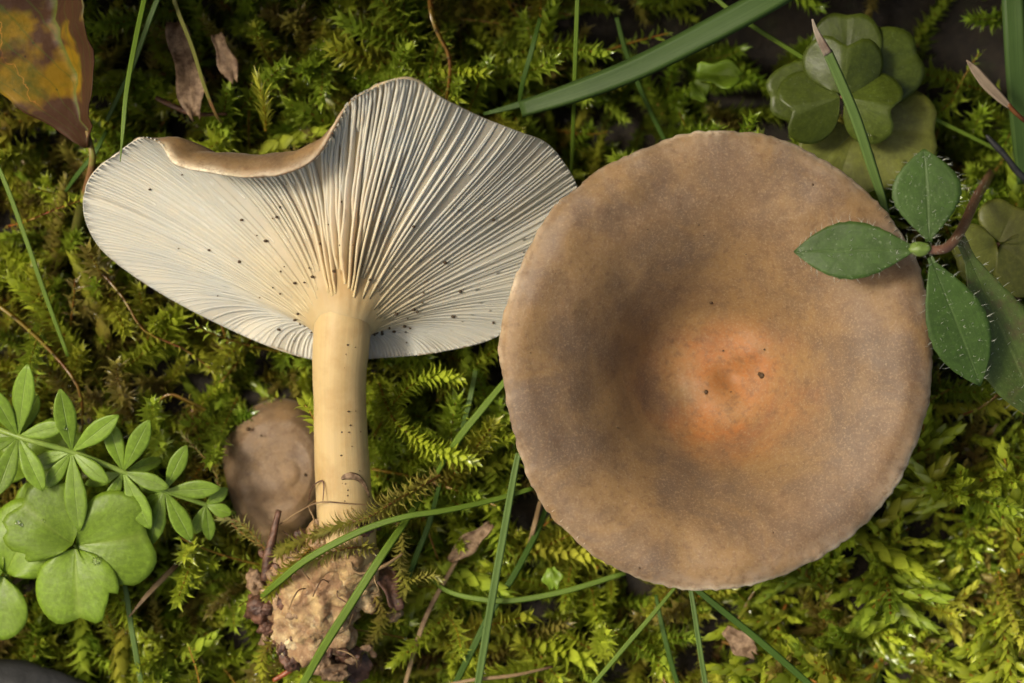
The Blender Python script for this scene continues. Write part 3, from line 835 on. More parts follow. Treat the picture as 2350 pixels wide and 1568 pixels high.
# the outline was measured at rim height; keep it there
cen=np.array([.285,.100,.022]); mid=np.array([.172,.098,.038]); outc=np.array([.148,.092,.053]); edgec=np.array([.52,.42,.30])
for k in range(len(V)):
    r=rr_[k]; f=max(0,1-((q[k,0]-1680)**2/270**2+(q[k,1]-900)**2/200**2)); f=f*f*(3-2*f)
    c=mid*(1-min(1,max(0,(r-.5)/.4)))+outc*min(1,max(0,(r-.5)/.4)); c=c*(1-f)+cen*f
    e=max(0,(r-.972+.008*crenu[k])/.018); e=min(1,e); band=max(0,(r-.90)/.1)*(.42+.3*crenu[k]); e=max(e,min(1,max(0,band))); c=c*(1-e)+edgec*e; C.append(tuple(c))
fb=MB(); F=[]
for j in range(NR-1):
    for i in range(360):
        i2=(i+1)%360; F.append((j*360+i,(j+1)*360+i,(j+1)*360+i2,j*360+i2))
fb.add(W,F,C,None,0)
# underside: pale flesh sheet from the rim to the stem top
NU=14; lo=[]
for j in range(NU):
    s=j/(NU-1); r=1-s*.90
    for i in range(360):
        edge=oc[i]; xy=fc+(cc-fc)*min(1,r*1.15)+(edge-cc)*r; xy=xy
        jj=int(np.argmin(np.abs(rho-r))); p=W[jj*360+i].copy(); p[2]-=5+42*min(1,s*1.8)+(0 if s<.05 else 4); lo.append(p)
o=fb.add(lo,[],(.70,.62,.48))
Fu=[]
for j in range(NU-1):
    for i in range(360):
        i2=(i+1)%360; Fu.append((o+j*360+i,o+(j+1)*360+i,o+(j+1)*360+i2,o+j*360+i2))
top0=(NR-1)*360
for i in range(360):
    i2=(i+1)%360; Fu.append((top0+i,o+i,o+i2,top0+i2))
fb.f+=Fu; fb.mi+=[1]*len(Fu)
upc=P(1650,850,-230)
upright=root('upright_mushroom',upc); tag(upright,'large tan brown mushroom with round dished cap seen from above, orange centre','mushroom')
build(fb,'cap',[M_SKIN,M_GILL],upright)
um=MB(); tube(um,catmull([P(1650,860,-240),P(1648,865,-100),P(1640,868,-20),P(1640,868,25)],14),[85,70,66,80,95,110,120][0:1]*14 if False else np.interp(np.linspace(0,1,14),[0,.3,.7,1],[80,66,72,125]),32,(.62,.45,.21))
build(um,'stem',M_STEM,upright)
for k in range(150):    # pale gills under the rim
    a=k*2.4; i=int(a)%360; edge=oc[i]
    g=MB(); pts=[]
    for s in np.linspace(0.02,.8,6):
        r=1-s*.88; xy=fc+(cc-fc)*min(1,r*1.15)+(edge-cc)*r; z=RZ+42+zprof(r)-(6+44*min(1,s*1.6)); p=P(xy[0],xy[1],RZ); p[2]=z; pts.append(p)
    ribbon(g,[p-np.array([0,0,8]) for p in pts],[10,20,22,22,18,8],6,up=nrm(np.cross(pts[-1]-pts[0],[0,0,1])),th=.12,col=(.70,.60,.44))
    build(g,'gill',M_GILL,upright)
def cap_z(x,y):
    d=(q[:,0]-x)**2+(q[:,1]-y)**2; return float(V[np.argmin(d),2])
def capP(x,y,dz=0):
    p=P(x,y,RZ); p[2]=cap_z(x,y)+dz; return p
sp=MB(); rs=random.Random(9)
for x,y,r in ((1772,865,8),(1648,692,4),(1640,905,6),(1682,806,2.5),(1860,427,3),(1775,803,2.5),(1700,905,2),(1604,515,3),(1466,1300,2.5),(1768,862,6)): speck(capP(x,y,.5),r,rs)
for k in range(26):
    a=rs.uniform(0,6.28); d=rs.uniform(.1,.9)**.6*470; speck(capP(1640+d*math.cos(a),826+d*math.sin(a),.3),rs.uniform(.8,1.8),rs)
tag(build(sp,'dirt_specks',M_SPECK,upright),kind='stuff')

# ------------------------------------------------------------------ the small cap behind the stem
SO=[(500,1040),(512,1000),(545,955),(590,925),(640,914),(690,925),(735,965),(765,1020),(772,1080),(760,1140),(730,1195),(690,1240),(630,1262),(580,1250),(540,1205),(515,1140),(502,1090)]
so=catmull(SO,96,closed=True); sc0=np.array([640.,1080.]); su=np.array([678.,1088.])
SZ=-60
mb=MB(); V2=[];C2_=[]
pr=[0,.05,.10,.18,.3,.5,.7,.85,.94,1]; pz=[24,23.5,22,19,18.5,17,6,-17,-45,-80]
for j in range(34):
    r=j/33
    for i in range(96):
        c0=su+(sc0-su)*min(1,r*1.4); xy=c0+(so[i]-sc0)*r; p=P(xy[0],xy[1],SZ); p[2]=SZ+np.interp(r,pr,pz)*1.0+5*float(vnoise(np.array([xy[0]/40,xy[1]/40,0]),2))
        V2.append(p); e=min(1,max(0,(r-.93)/.06)); C2_.append(tuple(np.array([.24,.155,.085])*(1-e)+np.array([.32,.22,.12])*e))
F2=[]
for j in range(33):
    for i in range(96): F2.append((j*96+i,(j+1)*96+i,(j+1)*96+(i+1)%96,j*96+(i+1)%96))
mb.add(V2,F2,C2_)
o=len(mb.v); mb.add([P(640,1080,SZ-70)],[],(.5,.4,.3)); mb.f+=[(33*96+i,o,33*96+(i+1)%96) for i in range(96)]; mb.mi+=[0]*96
small=root('small_mushroom',P(650,1085,-230)); tag(small,'small brown button mushroom half hidden behind the cream stem','mushroom')
build(mb,'cap',M_SKIN2,small)
um=MB(); tube(um,catmull([P(655,1090,-240),P(650,1088,-150),P(645,1085,-105)],8),[40,36,34,34,36,40,44,48],20,(.60,.43,.2)); build(um,'stem',M_STEM,small)
sp=MB(); speck(P(570,985,SZ+14),5,rs); speck(P(700,1090,SZ+24),4,rs); speck(P(600,1000,SZ+20),2.5,rs); tag(build(sp,'dirt_specks',M_SPECK,small),kind='stuff')

# ------------------------------------------------------------------ leaves and plants
def leaf(mb, base, tip, width, wprof, bend=0, fold=.15, up=(0,0,1), curl=0, th=1.6, nu=8, nv=14, notch=0, wavy=0, seed=0, col=(1,1,1), bite=0, side_bend=0):
    """leaf shell from base to tip; wprof(t) half width 0..1; notch>0 cuts a heart-shaped tip"""
    base=np.asarray(base,float); tip=np.asarray(tip,float); L=np.linalg.norm(tip-base); dirv=(tip-base)/L
    up=np.asarray(up,float); side=nrm(np.cross(dirv,up)); n=np.cross(side,dirv)
    ctrl=(base+tip)/2+n*bend+side*side_bend
    def mid(t): return (1-t)**2*base+2*(1-t)*t*ctrl+t*t*tip
    T=[];B=[];UVs=[]
    for j in range(nv+1):
        t=j/nv
        for i in range(nu+1):
            u=-1+2*i/nu
            te=t
            if notch: te=t*(1-notch*math.exp(-(u/.34)**2)-.10*abs(u)**3)
            if bite: te*=1-bite*max(0,float(vnoise(np.array([u*3.2+seed,seed*1.7,0.3]),seed)))*t
            c=mid(te); d=nrm(mid(min(1,te+.02))-mid(max(0,te-.02))); s=nrm(np.cross(d,n)); nn=np.cross(s,d)
            hw=max(.4,width*.5*wprof(t))
            off=fold*abs(u)*hw+curl*u*u*hw
            if wavy: off+=wavy*float(vnoise(np.array([c[0]/28+u,c[1]/28,u*1.3+seed]),seed))
            ed=1+.02*math.sin(t*60+seed) if abs(u)>.99 else 1
            p=c+s*u*hw*ed+nn*off
            T.append(p+nn*th*.5); B.append(p-nn*th*.5); UVs.append((u,t))
    m=nu+1; f=[]
    N0=len(T)
    for j in range(nv):
        for i in range(nu):
            a=j*m+i; f.append((a,a+1,a+m+1,a+m)); f.append((N0+a,N0+a+m,N0+a+m+1,N0+a+1))
    for j in range(nv):
        for i,fl in ((0,False),(nu,True)):
            a=j*m+i; qd=(a,a+m,N0+a+m,N0+a); f.append(qd[::-1] if fl else qd)
    for i in range(nu):
        for j,fl in ((0,True),(nv,False)):
            a=j*m+i; qd=(a,a+1,N0+a+1,N0+a); f.append(qd if not fl else qd[::-1])
    mb.add(T+B,f,col,UVs+UVs); return T
def leaflet(mb, base, tip, width, bend=6, fold=.1, up=(0,0,1), notch=.16, seed=0, bite=0, th=1.8, nu=28, nv=12, col=(1,1,1)):
    base=np.asarray(base,float); tip=np.asarray(tip,float); L=np.linalg.norm(tip-base); d=(tip-base)/L
    side=nrm(np.cross(d,np.asarray(up,float))); n=np.cross(side,d); tm=math.radians(78)
    us=np.linspace(-1,1,nu+1)
    rf=lambda u:(max(0,math.cos(u*math.pi/2))**.55)*(1-notch*math.exp(-(u/.13)**2))*(1+.10*math.cos(u*math.pi))/1.10
    lat=max(rf(u)*math.sin(abs(u)*tm) for u in us)*L*2; k=width/lat
    sc_=1/max(rf(u)*math.cos(u*tm) for u in us)
    T=[];B=[];UVs=[]
    for j in range(nv+1):
        v=j/nv
        for u in us:
            r=rf(u)*L*v*sc_
            if bite: r*=1-bite*max(0,float(vnoise(np.array([u*7.0+seed,seed*1.7,0.3]),seed))-.1)*v**3*2
            a,b=r*math.cos(u*tm),r*math.sin(u*tm)*k*1.0
            off=bend*4*(v*(1-v))+fold*abs(b)-.0016*b*b*.6+3*float(vnoise(np.array([a/38+seed,b/38,.5]),seed))*v
            p=base+d*a+side*b+n*off
            T.append(p+n*th*.5); B.append(p-n*th*.5); UVs.append((u*.9,v))
    m=nu+1; f=[]; N0=len(T)
    for j in range(nv):
        for i in range(nu):
            a=j*m+i; f.append((a,a+1,a+m+1,a+m)); f.append((N0+a,N0+a+m,N0+a+m+1,N0+a+1))
    for i in range(nu):
        a=nv*m+i; f.append((a,a+1,N0+a+1,N0+a))
    mb.add(T+B,f,col,UVs+UVs)
def w_bed(t): return max(.05,math.sin(math.pi*min(1,(t*.965+.02))**1.35))**.85 if t<.97 else .10
def w_mouse(t): return max(.10,math.sin(math.pi*t**1.15)**.9) if t<.99 else .03
def w_mouse_long(t): return max(.16,math.sin(math.pi*min(1,t**1.5*.98))**.9) if t<.99 else .04
def w_heart(t): return max(.06,math.sin(math.pi*.5*min(1,t*1.12)**.9)*(1 if t<.82 else math.sqrt(max(.02,1-((t-.82)/.20)**2))))
def w_yel(t): return max(.03,math.sin(math.pi*t**.8)**.75)

# bedstraw: a stem with whorls of narrow leaves
bed=root('bedstraw_plant',P(-30,975,-150)); tag(bed,'fresh green plant with whorls of narrow leaves along a thin stem beside the clover','plant')
bpts=[(-60,962,95),(42,1002,150),(165,1037,140),(283,1083,120),(378,1126,95),(472,1158,60),(540,1178,10)]
m=MB(); tube(m,catmull([P(*q_) for q_ in bpts],40),np.linspace(7.5,5,40),8); build(m,'stem',M_GSTEM,bed)
WH=[((42,1002,150),[(64,836,210),(-22,890,190),(152,975,175),(100,1127,150),(-8,1138,170),(-45,1035,150),(88,908,90)]),
 ((165,1037,140),[(138,893,200),(272,953,185),(250,1108,150),(182,1218,120),(106,1120,120),(75,1062,100),(52,1080,60)]),
 ((283,1083,120),[(343,964,180),(246,962,130),(388,1120,130),(346,1214,110),(243,1168,100),(196,1112,80),(372,1055,60)]),
 ((378,1126,95),[(428,1022,120),(506,1120,110),(440,1242,80),(344,1252,75),(312,1180,50),(318,1112,70)]),
 ((472,1158,60),[(522,1120,70),(532,1180,55),(482,1240,45),(448,1225,40)])]
rl=random.Random(4)
for c,tips in WH:
    for k,t in enumerate(tips):
        m=MB(); L=math.hypot(t[0]-c[0],t[1]-c[1]); v=rl.uniform(.85,1.12)
        leaf(m,P(*c),P(*t),max(32,min(52,L*.34)),w_bed,bend=rl.uniform(4,14),fold=rl.uniform(.05,.28),curl=-.12,seed=k,col=(v,v,v*.95),up=nrm([rl.uniform(-.25,.25),rl.uniform(-.25,.25),1]))
        build(m,'leaf',M_BED,bed)

def clover(name,label,center,tips,width,mt,fold=.18,notch=.16,stalk=None,seed=0,bend=8,cat='clover',bite=0,wmul=None,group=None):
    r_=root(name,P(stalk[0],stalk[1],stalk[2])); tag(r_,label,cat,group)
    m=MB(); tube(m,catmull([P(*stalk),P((stalk[0]+center[0])/2+8,(stalk[1]+center[1])/2,(stalk[2]+center[2])*.5),P(center[0],center[1],center[2]-2)],12),np.linspace(6,4.5,12),8); build(m,'stalk',M_PSTEM if 'sorrel' in name else M_GSTEM,r_)
    rl=random.Random(seed)
    for k,t in enumerate(tips):
        m=MB(); c=P(*center); tp=P(*t[:3]); w=t[3] if len(t)>3 else width
        c=c+nrm(tp-c)*5
        v=rl.uniform(.85,1.15)
        leaflet(m,c,tp,w,bend=bend+rl.uniform(-4,6),fold=fold*rl.uniform(.7,1.3),notch=notch,seed=seed*7+k,bite=bite,col=(v,v,v),up=nrm([rl.uniform(-.15,.15),rl.uniform(-.15,.15),1]))
        build(m,'leaflet',mt,r_)
    return r_
clover('clover_leaf','bright green three-part clover leaf with ragged bitten tips, beside the bedstraw',(172,1252,95),[(40,1150,110,185),(352,1225,105,205),(185,1432,85,180)],180,M_CLOVER,fold=.12,stalk=(200,1330,-190),seed=1,bite=.16)
clover('clover_leaf','glossy yellow green clover leaf wet with dew, tucked under another clover leaf',(12,1318,40),[(105,1170,60,170),(-120,1250,30,170),(-40,1450,20,160)],170,M_CLOVER,stalk=(40,1390,-190),seed=2)
clover('clover_leaf','pale yellow green clover leaf under the bedstraw whorls',(75,1090,20),[(170,980,25,120),(-20,1010,25,120),(120,1190,10,120)],120,M_CLOVER,stalk=(85,1130,-180),seed=12)
clover('sorrel_leaf','olive green folded heart-shaped sorrel leaf, uppermost of those behind the dry-tipped blade',(1932,222,110),[(1946,86,135,165),(1800,262,115,150),(2062,258,125,150)],150,M_CLOVER2,fold=-.30,notch=.24,stalk=(1938,260,-330),seed=3,bend=4)
clover('sorrel_leaf','dull green sorrel leaf with wide rounded lobes, partly covered by another sorrel leaf',(1940,190,40),[(1945,30,50,150),(2110,120,30,165),(1762,225,45,130)],150,M_CLOVER2,fold=.05,notch=.10,stalk=(1950,250,-330),seed=4,bend=4)
clover('sorrel_leaf','pale yellowish sorrel leaf poking out from under the big tan cap',(1965,300,-10),[(2150,300,0,190),(1860,395,10,150),(2010,440,10,170)],170,M_CLOVER3,fold=.06,notch=.10,stalk=(1975,330,-320),seed=5,bend=5)
clover('sorrel_leaf','pale yellow green sorrel leaf behind the hairy leaved plant',(2290,560,60),[(2190,600,70,130),(2330,470,60,130),(2400,640,50,150)],140,M_CLOVER3,fold=.08,notch=.12,stalk=(2300,590,-220),seed=6,bend=5)
clover('sorrel_leaf','dark green sorrel leaf under the brown spotted hairy leaf',(2330,680,0),[(2250,600,20,150),(2400,580,0,150),(2290,760,0,140)],150,M_CLOVER2,fold=.08,notch=.1,stalk=(2330,700,-230),seed=8,bend=5)

# hairy-leaved plant leaning over the big cap
me_=root('hairy_plant',P(2270,400,-250)); tag(me_,'mouse-ear plant with hairy oval leaves, one leaf lying across the tan cap','plant')
node=(2122,572,430)
m=MB(); tube(m,catmull([P(*q_) for q_ in ((2275,395,-240),(2262,420,-60),(2240,455,130),(2205,530,320),(2170,570,405),(2122,573,428),(2105,572,432))],30),np.r_[np.linspace(11,11,18),np.linspace(11,9,8),[11,13,13,8]],10); build(m,'stem',M_PSTEM,me_)
m=MB(); blob(m,P(2112,572,434),(24,15,13),4,.35,(.5,.55,.6),20,12,2); build(m,'bud',M_GSTEM,me_)
LV=[((2108,572,432),(1822,578,405),122,w_mouse,M_MOUSE,14,.10),((2132,556,425),(2120,342,440),146,w_mouse,M_MOUSE,10,.06),((2134,590,420),(2250,886,330),132,w_mouse,M_MOUSE,10,.12),((2200,540,320),(2385,960,240),150,w_mouse_long,M_MOUSE2,12,.18)]
hair=MB(); rh=random.Random(8)
def hair_at(p,d,Lh,mb=hair):
    x,y,_=axis_frame(d); b=[p+(x*math.cos(k*2.094)+y*math.sin(k*2.094))*.5 for k in range(3)]
    k1=p+nrm(d)*Lh*.55+np.array([rh.uniform(-2,2)]*3); e=k1+nrm(d+np.array([rh.uniform(-.6,.6),rh.uniform(-.6,.6),rh.uniform(-.3,.3)]))*Lh*.45
    c=[k1+(x*math.cos(k*2.094)+y*math.sin(k*2.094))*.3 for k in range(3)]
    f=[(k,(k+1)%3,3+(k+1)%3,3+k) for k in range(3)]+[(3+k,3+(k+1)%3,6) for k in range(3)]
    mb.add(b+c+[e],f)
for k,(b,t,w,wp,mt,bd,fo) in enumerate(LV):
    m=MB(); T=leaf(m,P(*b),P(*t),w,wp,bend=bd,fold=fo,curl=-.05,seed=20+k,nu=12,nv=22,wavy=2.0,th=2.4); build(m,'leaf',mt,me_)
    T=np.array(T).reshape(23,13,3)
    for q_ in range(75):
        j=rh.randint(1,21)
        if rh.random()<.5:
            i=rh.choice((0,12)); out=nrm(T[j,i]-T[j,6]); hair_at(T[j,i],out+np.array([0,0,rh.uniform(0,.6)])+np.array([rh.uniform(-.5,.5),rh.uniform(-.5,.5),0]),rh.uniform(9,22))
        else:
            i=rh.randint(1,11); hair_at(T[j,i],nrm([rh.uniform(-1,1),rh.uniform(-1,1),.8]),rh.uniform(7,14))
for q_ in range(90):
    s=rh.random(); pth=catmull([P(*q2) for q2 in ((2262,420,-60),(2240,455,130),(2205,530,320),(2170,570,405),(2122,573,428),(2100,572,432))],60); p=pth[int(s*59)]
    d=nrm([rh.uniform(-1,1),rh.uniform(-1,1),rh.uniform(-.1,1)]); hair_at(p+d*9,d,rh.uniform(9,20))
tag(build(hair,'hairs',M_HAIR,me_),kind='stuff')

# yellowing leaf
yl=root('withered_leaf',P(175,560,-140)); tag(yl,'yellow and reddish brown withered leaf with a long petiole, edges curled','leaf')
m=MB(); T=leaf(m,P(208,338,110),P(20,-360,110),400,lambda t:max(.03,math.sin(math.pi*min(1,t*.96+.01))),bend=20,fold=.75,nu=20,nv=34,wavy=22,seed=5,th=2.2,side_bend=30,up=nrm([-.50,-.25,1])); build(m,'blade',M_AUTUMN,yl)
m=MB(); tube(m,catmull([P(*q_) for q_ in ((170,560,-150),(180,500,-60),(200,430,40),(212,370,105),(208,335,112),(200,300,116)) ],36),np.linspace(13,5,36),10); build(m,'petiole',M_HALF,yl)

# ------------------------------------------------------------------ grass
def blade(label,pts,widths,mt,name='grass_blade',group=None,col=(1,1,1),n=28,fold=.12,th=.25,up=(0,0,1),twist=0,cat='grass'):
    widths=[w_*(.82 if w_<30 else 1) for w_ in widths]
    m=MB(); ribbon(m,[P(*q_) for q_ in pts],widths,n,up=up,fold=fold,th=th,col=col,twist=twist)
    o=build(m,name,mt,origin=P(*pts[0])); tag(o,label,cat,group); return o
blade('bright green grass blade whose tip touches the left rim of the gilled cap',[(345,-60,250),(318,60,300),(292,200,340),(283,290,350),(276,372,345)],[15,15,14,12,2],M_GRASS)
blade('pale bluish grass blade crossing behind a bright green one above the gilled cap',[(385,-60,180),(345,40,180),(305,150,150),(272,220,110),(245,278,70)],[16,16,15,14,12],M_GRASSB)
blade('half withered grass blade, green above and brown below, over tan dead leaf scraps',[(388,-40,130),(408,25,130),(440,105,110),(470,200,80),(495,262,50),(512,284,20)],[13,13,12,11,9,6],M_HALF)
blade('slender green grass blade slanting over red stemmed moss left of the gills',[(-30,330,60),(12,420,70),(60,550,70),(105,680,60),(156,818,40)],[12,14,14,13,10],M_GRASS)
blade('thin upright green grass stalk passing under the broad grass blade',[(1327,-50,150),(1323,60,120),(1318,200,60),(1314,330,-40),(1308,440,-120)],[13,13,12,11,10],M_GRASS)
bb=root('broad_grass_blade',P(1130,262,-20)); tag(bb,'broad dark green grass blade lying diagonally above the two big mushrooms','grass')
m=MB(); ribbon(m,[P(*q_) for q_ in ((1850,-55,170),(1740,12,165),(1600,88,140),(1450,162,110),(1310,215,80),(1195,252,50))],[62,60,57,54,48,38],34,fold=.16,th=.12); build(m,'blade',M_GRASSW,bb)
m=MB(); ribbon(m,[P(*q_) for q_ in ((1380,178,75),(1300,203,60),(1200,238,30),(1110,262,-20))],[16,18,18,8],16,fold=.1,th=.2); build(m,'torn_strip',M_GRASSW,bb)
blade('long thin green stalk running behind the sorrel leaves',[(1600,-40,40),(1690,35,50),(1790,100,40),(1890,160,20),(2000,212,-10),(2090,248,-30),(2200,300,-60),(2345,372,-110)],[13,14,14,14,13,13,12,11],M_GRASS)
dt=root('grass_blade',P(2034,500,190)); tag(dt,'grass blade with a dried whitish tip standing over the sorrel leaves','grass')
m=MB(); ribbon(m,[P(*q_) for q_ in ((2038,515,210),(2022,450,240),(1998,375,270),(1965,275,300),(1932,195,320),(1898,118,335))],[14,20,23,24,23,22],30,fold=.22,th=.25); build(m,'blade',M_GRASSB,dt)
m=MB(); ribbon(m,[P(*q_) for q_ in ((1900,124,336),(1884,95,342),(1872,70,346),(1864,44,350))],[21,17,11,4],14,fold=.3,th=.35); build(m,'dry_tip',M_DRY,dt)
blade('wide green grass blade standing upright beyond the brown husk',[(2322,-60,140),(2328,60,140),(2334,180,110),(2342,300,60),(2352,420,0)],[54,54,52,46,36],M_GRASSW,fold=.14,th=.12)
hk=root('dry_husk',P(2372,300,70)); tag(hk,'brown papery grass husk on a dark stem','husk')
m=MB(); ribbon(m,[P(*q_) for q_ in ((2218,138,220),(2236,160,218),(2262,192,212),(2292,222,205),(2318,246,195))],[3,20,26,22,12],18,fold=.35,th=.5,col=(.6,.55,.5)); build(m,'husk',M_DRY,hk)
m=MB(); tube(m,catmull([P(*q_) for q_ in ((2312,240,196),(2345,272,180),(2420,330,120))],14),np.linspace(6,4,14),8,(.5,.3,.2)); build(m,'stalk',M_STRAW,hk)
m=MB(); tube(m,catmull([P(*q_) for q_ in ((2262,310,40),(2272,320,40),(2310,362,30),(2345,405,10),(2420,470,-60))],18),np.interp(np.linspace(0,1,18),[0,.12,.4,1],[1,4,6,9]),12,noise_amp=.8,seed=2); tag(build(m,'dark_twig',M_STONE),'nearly black twig under the brown husk','twig')
blade('glossy bluish green grass blade standing upright between the stem base and the tan cap',[(1190,1040,160),(1178,1100,150),(1155,1230,120),(1130,1370,90),(1112,1480,60),(1092,1600,20)],[16,19,21,22,22,20],M_GRASSB,fold=.35)
blade('long bright grass blade curving across the earthy stem base',[(1225,1120,120),(1130,1148,150),(1020,1172,190),(930,1186,205),(830,1218,200),(710,1280,180),(640,1335,140),(600,1370,90)],[13,15,16,17,19,20,20,14],M_GRASS,n=40)
blade('green grass blade crossing diagonally over the earthy stem base',[(968,1140,60),(925,1205,150),(870,1285,190),(800,1395,180),(740,1490,150),(685,1590,100)],[14,20,23,24,24,22],M_GRASS)
blade('curved yellow green grass blade bowing below the tan cap',[(985,1325,-30),(1030,1358,10),(1100,1375,40),(1180,1378,50),(1300,1356,60),(1435,1315,60)],[9,14,16,17,17,15],M_GRASS)
blade('deep green grass blade leaning behind the glossy bluish one',[(1262,1140,-80),(1235,1215,-40),(1180,1320,0),(1130,1400,10),(1085,1490,0),(1030,1600,-40)],[12,17,19,20,20,18],M_GRASSD)
blade('fine bright grass blade slanting away from the lower rim of the tan cap',[(1552,1345,90),(1500,1408,90),(1440,1478,80),(1345,1590,50)],[9,13,14,13],M_GRASS)
blade('narrow blue green grass blade hanging below the rim of the tan cap',[(1584,1348,110),(1594,1410,110),(1606,1490,100),(1622,1590,80)],[12,14,15,15],M_GRASSB,fold=.5)
blade('dark green grass blade slanting from the cap rim towards the feathery moss',[(1580,1338,120),(1650,1395,120),(1730,1460,110),(1800,1520,100),(1880,1590,80)],[15,19,20,20,18],M_GRASSD)
blade('short green grass blade between the fine bright blade and the bluish one',[(1505,1365,0),(1518,1430,20),(1535,1500,20),(1560,1590,0)],[10,14,15,14],M_GRASSD)
blade('green grass blade rising from the moss below the clover leaves',[(276,1300,20),(290,1360,30),(300,1430,20),(312,1500,10),(330,1600,-20)],[10,15,16,16,15],M_GRASSB)
blade('green grass blade resting on moss between the stem and the tan cap',[(1165,868,120),(1110,935,90),(1050,1010,60),(1000,1090,10)],[16,21,21,12],M_GRASS)
blade('pale bluish grass blade half sunk in moss under the gilled cap',[(1092,850,-10),(1080,910,10),(1068,960,0),(1050,1030,-60)],[14,16,16,10],M_GRASSB)
blade('deep green grass blade sunk in moss beside the stem base',[(1010,1110,-40),(985,1200,-10),(950,1290,-20),(925,1370,-60)],[12,17,17,12],M_GRASSD)
blade('dull green blade lying in moss above the gilled cap',[(1240,40,-30),(1222,110,-10),(1200,190,-30),(1190,250,-80)],[12,15,14,10],M_GRASSD)
blade('dark grass blade sunk deep below the broad grass blade',[(1415,40,-40),(1440,130,-60),(1490,250,-90),(1560,390,-130)],[13,15,14,12],M_GRASSD)
blade('short deep green blade beside the petiole of the withered leaf',[(245,300,-10),(215,355,0),(175,405,-30),(150,440,-70)],[10,15,14,8],M_GRASSD)
blade('dry straw with a split tip lying below the clover leaves',[(432,1270,-40),(392,1310,0),(345,1358,20),(296,1416,25)],[14,17,15,4],M_STRAW,name='straw')
blade('dry straw under the wet clover leaf',[(-20,1372,-20),(50,1325,-10),(110,1290,-10),(180,1262,-40)],[13,14,13,9],M_STRAW,name='straw')
blade('long tan straw sunk in moss right of the stem base',[(1075,1240,-60),(1040,1300,-40),(985,1400,-30),(955,1480,-30),(925,1590,-60)],[9,13,14,14,11],M_STRAW,name='straw')
blade('short straw in the gap beside the lower left rim of the tan cap',[(1240,1150,-60),(1228,1200,-30),(1212,1258,-40)],[11,14,9],M_STRAW,name='straw')
blade('pale straw lying flat among bright moss below the grass',[(1010,1575,10),(1090,1560,20),(1180,1550,20),(1270,1530,-10)],[8,11,10,6],M_STRAW,name='straw')
blade('dry grass stub among moss left of the gills',[(330,560,-40),(360,610,-30),(372,650,-60)],[6,9,6],M_STRAW,name='straw')

# ------------------------------------------------------------------ litter
def scrap(name,label,ctr,L,W,ang,z,mt,seed,cat='litter',curl=.25,tilt=(0,0)):
    a=math.radians(ang); m=MB(); d=np.array([math.cos(a),math.sin(a)])
    b=P(ctr[0]-d[0]*L/2,ctr[1]-d[1]*L/2,z-tilt[0]); t=P(ctr[0]+d[0]*L/2,ctr[1]+d[1]*L/2,z+tilt[0])
    leaf(m,b,t,W,lambda q_:max(.25,math.sin(math.pi*(q_*.9+.05))**.4)*(1+.25*math.sin(q_*9+seed)),bend=8,fold=0,curl=curl,wavy=9,seed=seed,nu=8,nv=12,bite=.25,th=3,up=nrm([tilt[1],.1,1]))
    o=build(m,name,mt); tag(o,label,cat); return o
scrap('dead_leaf_scrap','tan crumpled dead leaf scrap beside the half withered grass blade',(428,165),235,62,76,20,M_BROWN,1,tilt=(15,.2))
scrap('dead_leaf_scrap','small brown dead leaf scrap in the moss above the folded rim',(518,135),120,40,70,10,M_BROWN,2)
scrap('dead_leaf_scrap','orange brown leaf scrap in bright moss below the tan cap',(1700,1475),95,50,40,-10,M_BROWN,3)
scrap('dead_leaf_scrap','brown dead leaf strip half buried beside the deep green grass',(1080,1245),130,40,-40,-40,M_BROWN,4)
scrap('dead_leaf_scrap','dark brown leaf scrap clinging to the right side of the stem base',(892,1345),120,48,70,60,M_BROWND,5,tilt=(10,.4))
scrap('dead_leaf_scrap','reddish leaf scrap below the brown spotted hairy leaf',(2335,905),110,36,55,60,M_BROWN,6)
scrap('dead_leaf_scrap','thin brown leaf flake beneath the lying stem base',(790,1520),130,70,20,-10,M_BROWND,7)
scrap('green_leaf_scrap','bright green lobed leaf scrap lying in the dark hollow',(1650,172),105,60,8,-60,M_CLOVER,8,cat='leaf')
scrap('green_leaf_scrap','small green lobed leaf beside a larger one in the dark hollow',(1605,208),55,46,60,-75,M_CLOVER,9,cat='leaf')
scrap('green_leaf_scrap','yellow green leaflet between the curved blade and the glossy blade',(1268,1328),52,42,80,10,M_CLOVER,10,cat='leaf')
def stick(name,label,pts,r,mt,cat='twig',noise_amp=.25,seed=0,ns=8,n=20,col=(1,1,1)):
    m=MB(); tube(m,catmull([P(*q_) for q_ in pts],n),np.interp(np.linspace(0,1,n),np.linspace(0,1,len(r)),r),ns,col,noise_amp=noise_amp,seed=seed)
    o=build(m,name,mt); tag(o,label,cat); return o
stick('red_needle','red brown needle sticking out below the stem base',[(628,1562,30),(680,1530,45),(745,1488,50)],[6,7,6],M_RED,noise_amp=.1)
stick('brown_twig','split brown twig standing against the left of the stem base',[(610,1330,60),(618,1275,75),(628,1225,85),(640,1172,95)],[13,12,9,7],M_BROWND,noise_amp=.35,seed=3)
stick('brown_twig','short red brown twig poking out right of the stem base bottom',[(770,1512,20),(805,1498,30),(855,1485,30)],[8,6,4],M_BROWND,noise_amp=.3,seed=4)
stick('root_thread','fine pale root thread looping round the stem foot',[(640,1205,70),(690,1172,130),(735,1153,165),(800,1156,170),(860,1160,140)],[1.5,1.8,1.8,1.6,1.2],M_STRAW,'root',noise_amp=0,n=30)
stick('root_thread','dark curled hair-like root beside the small mushroom',[(708,1150,90),(716,1120,140),(735,1104,160),(743,1112,163),(741,1150,166)],[1.3,1.6,1.8,1.6,1.0],M_BROWND,'root',noise_amp=0,n=30)
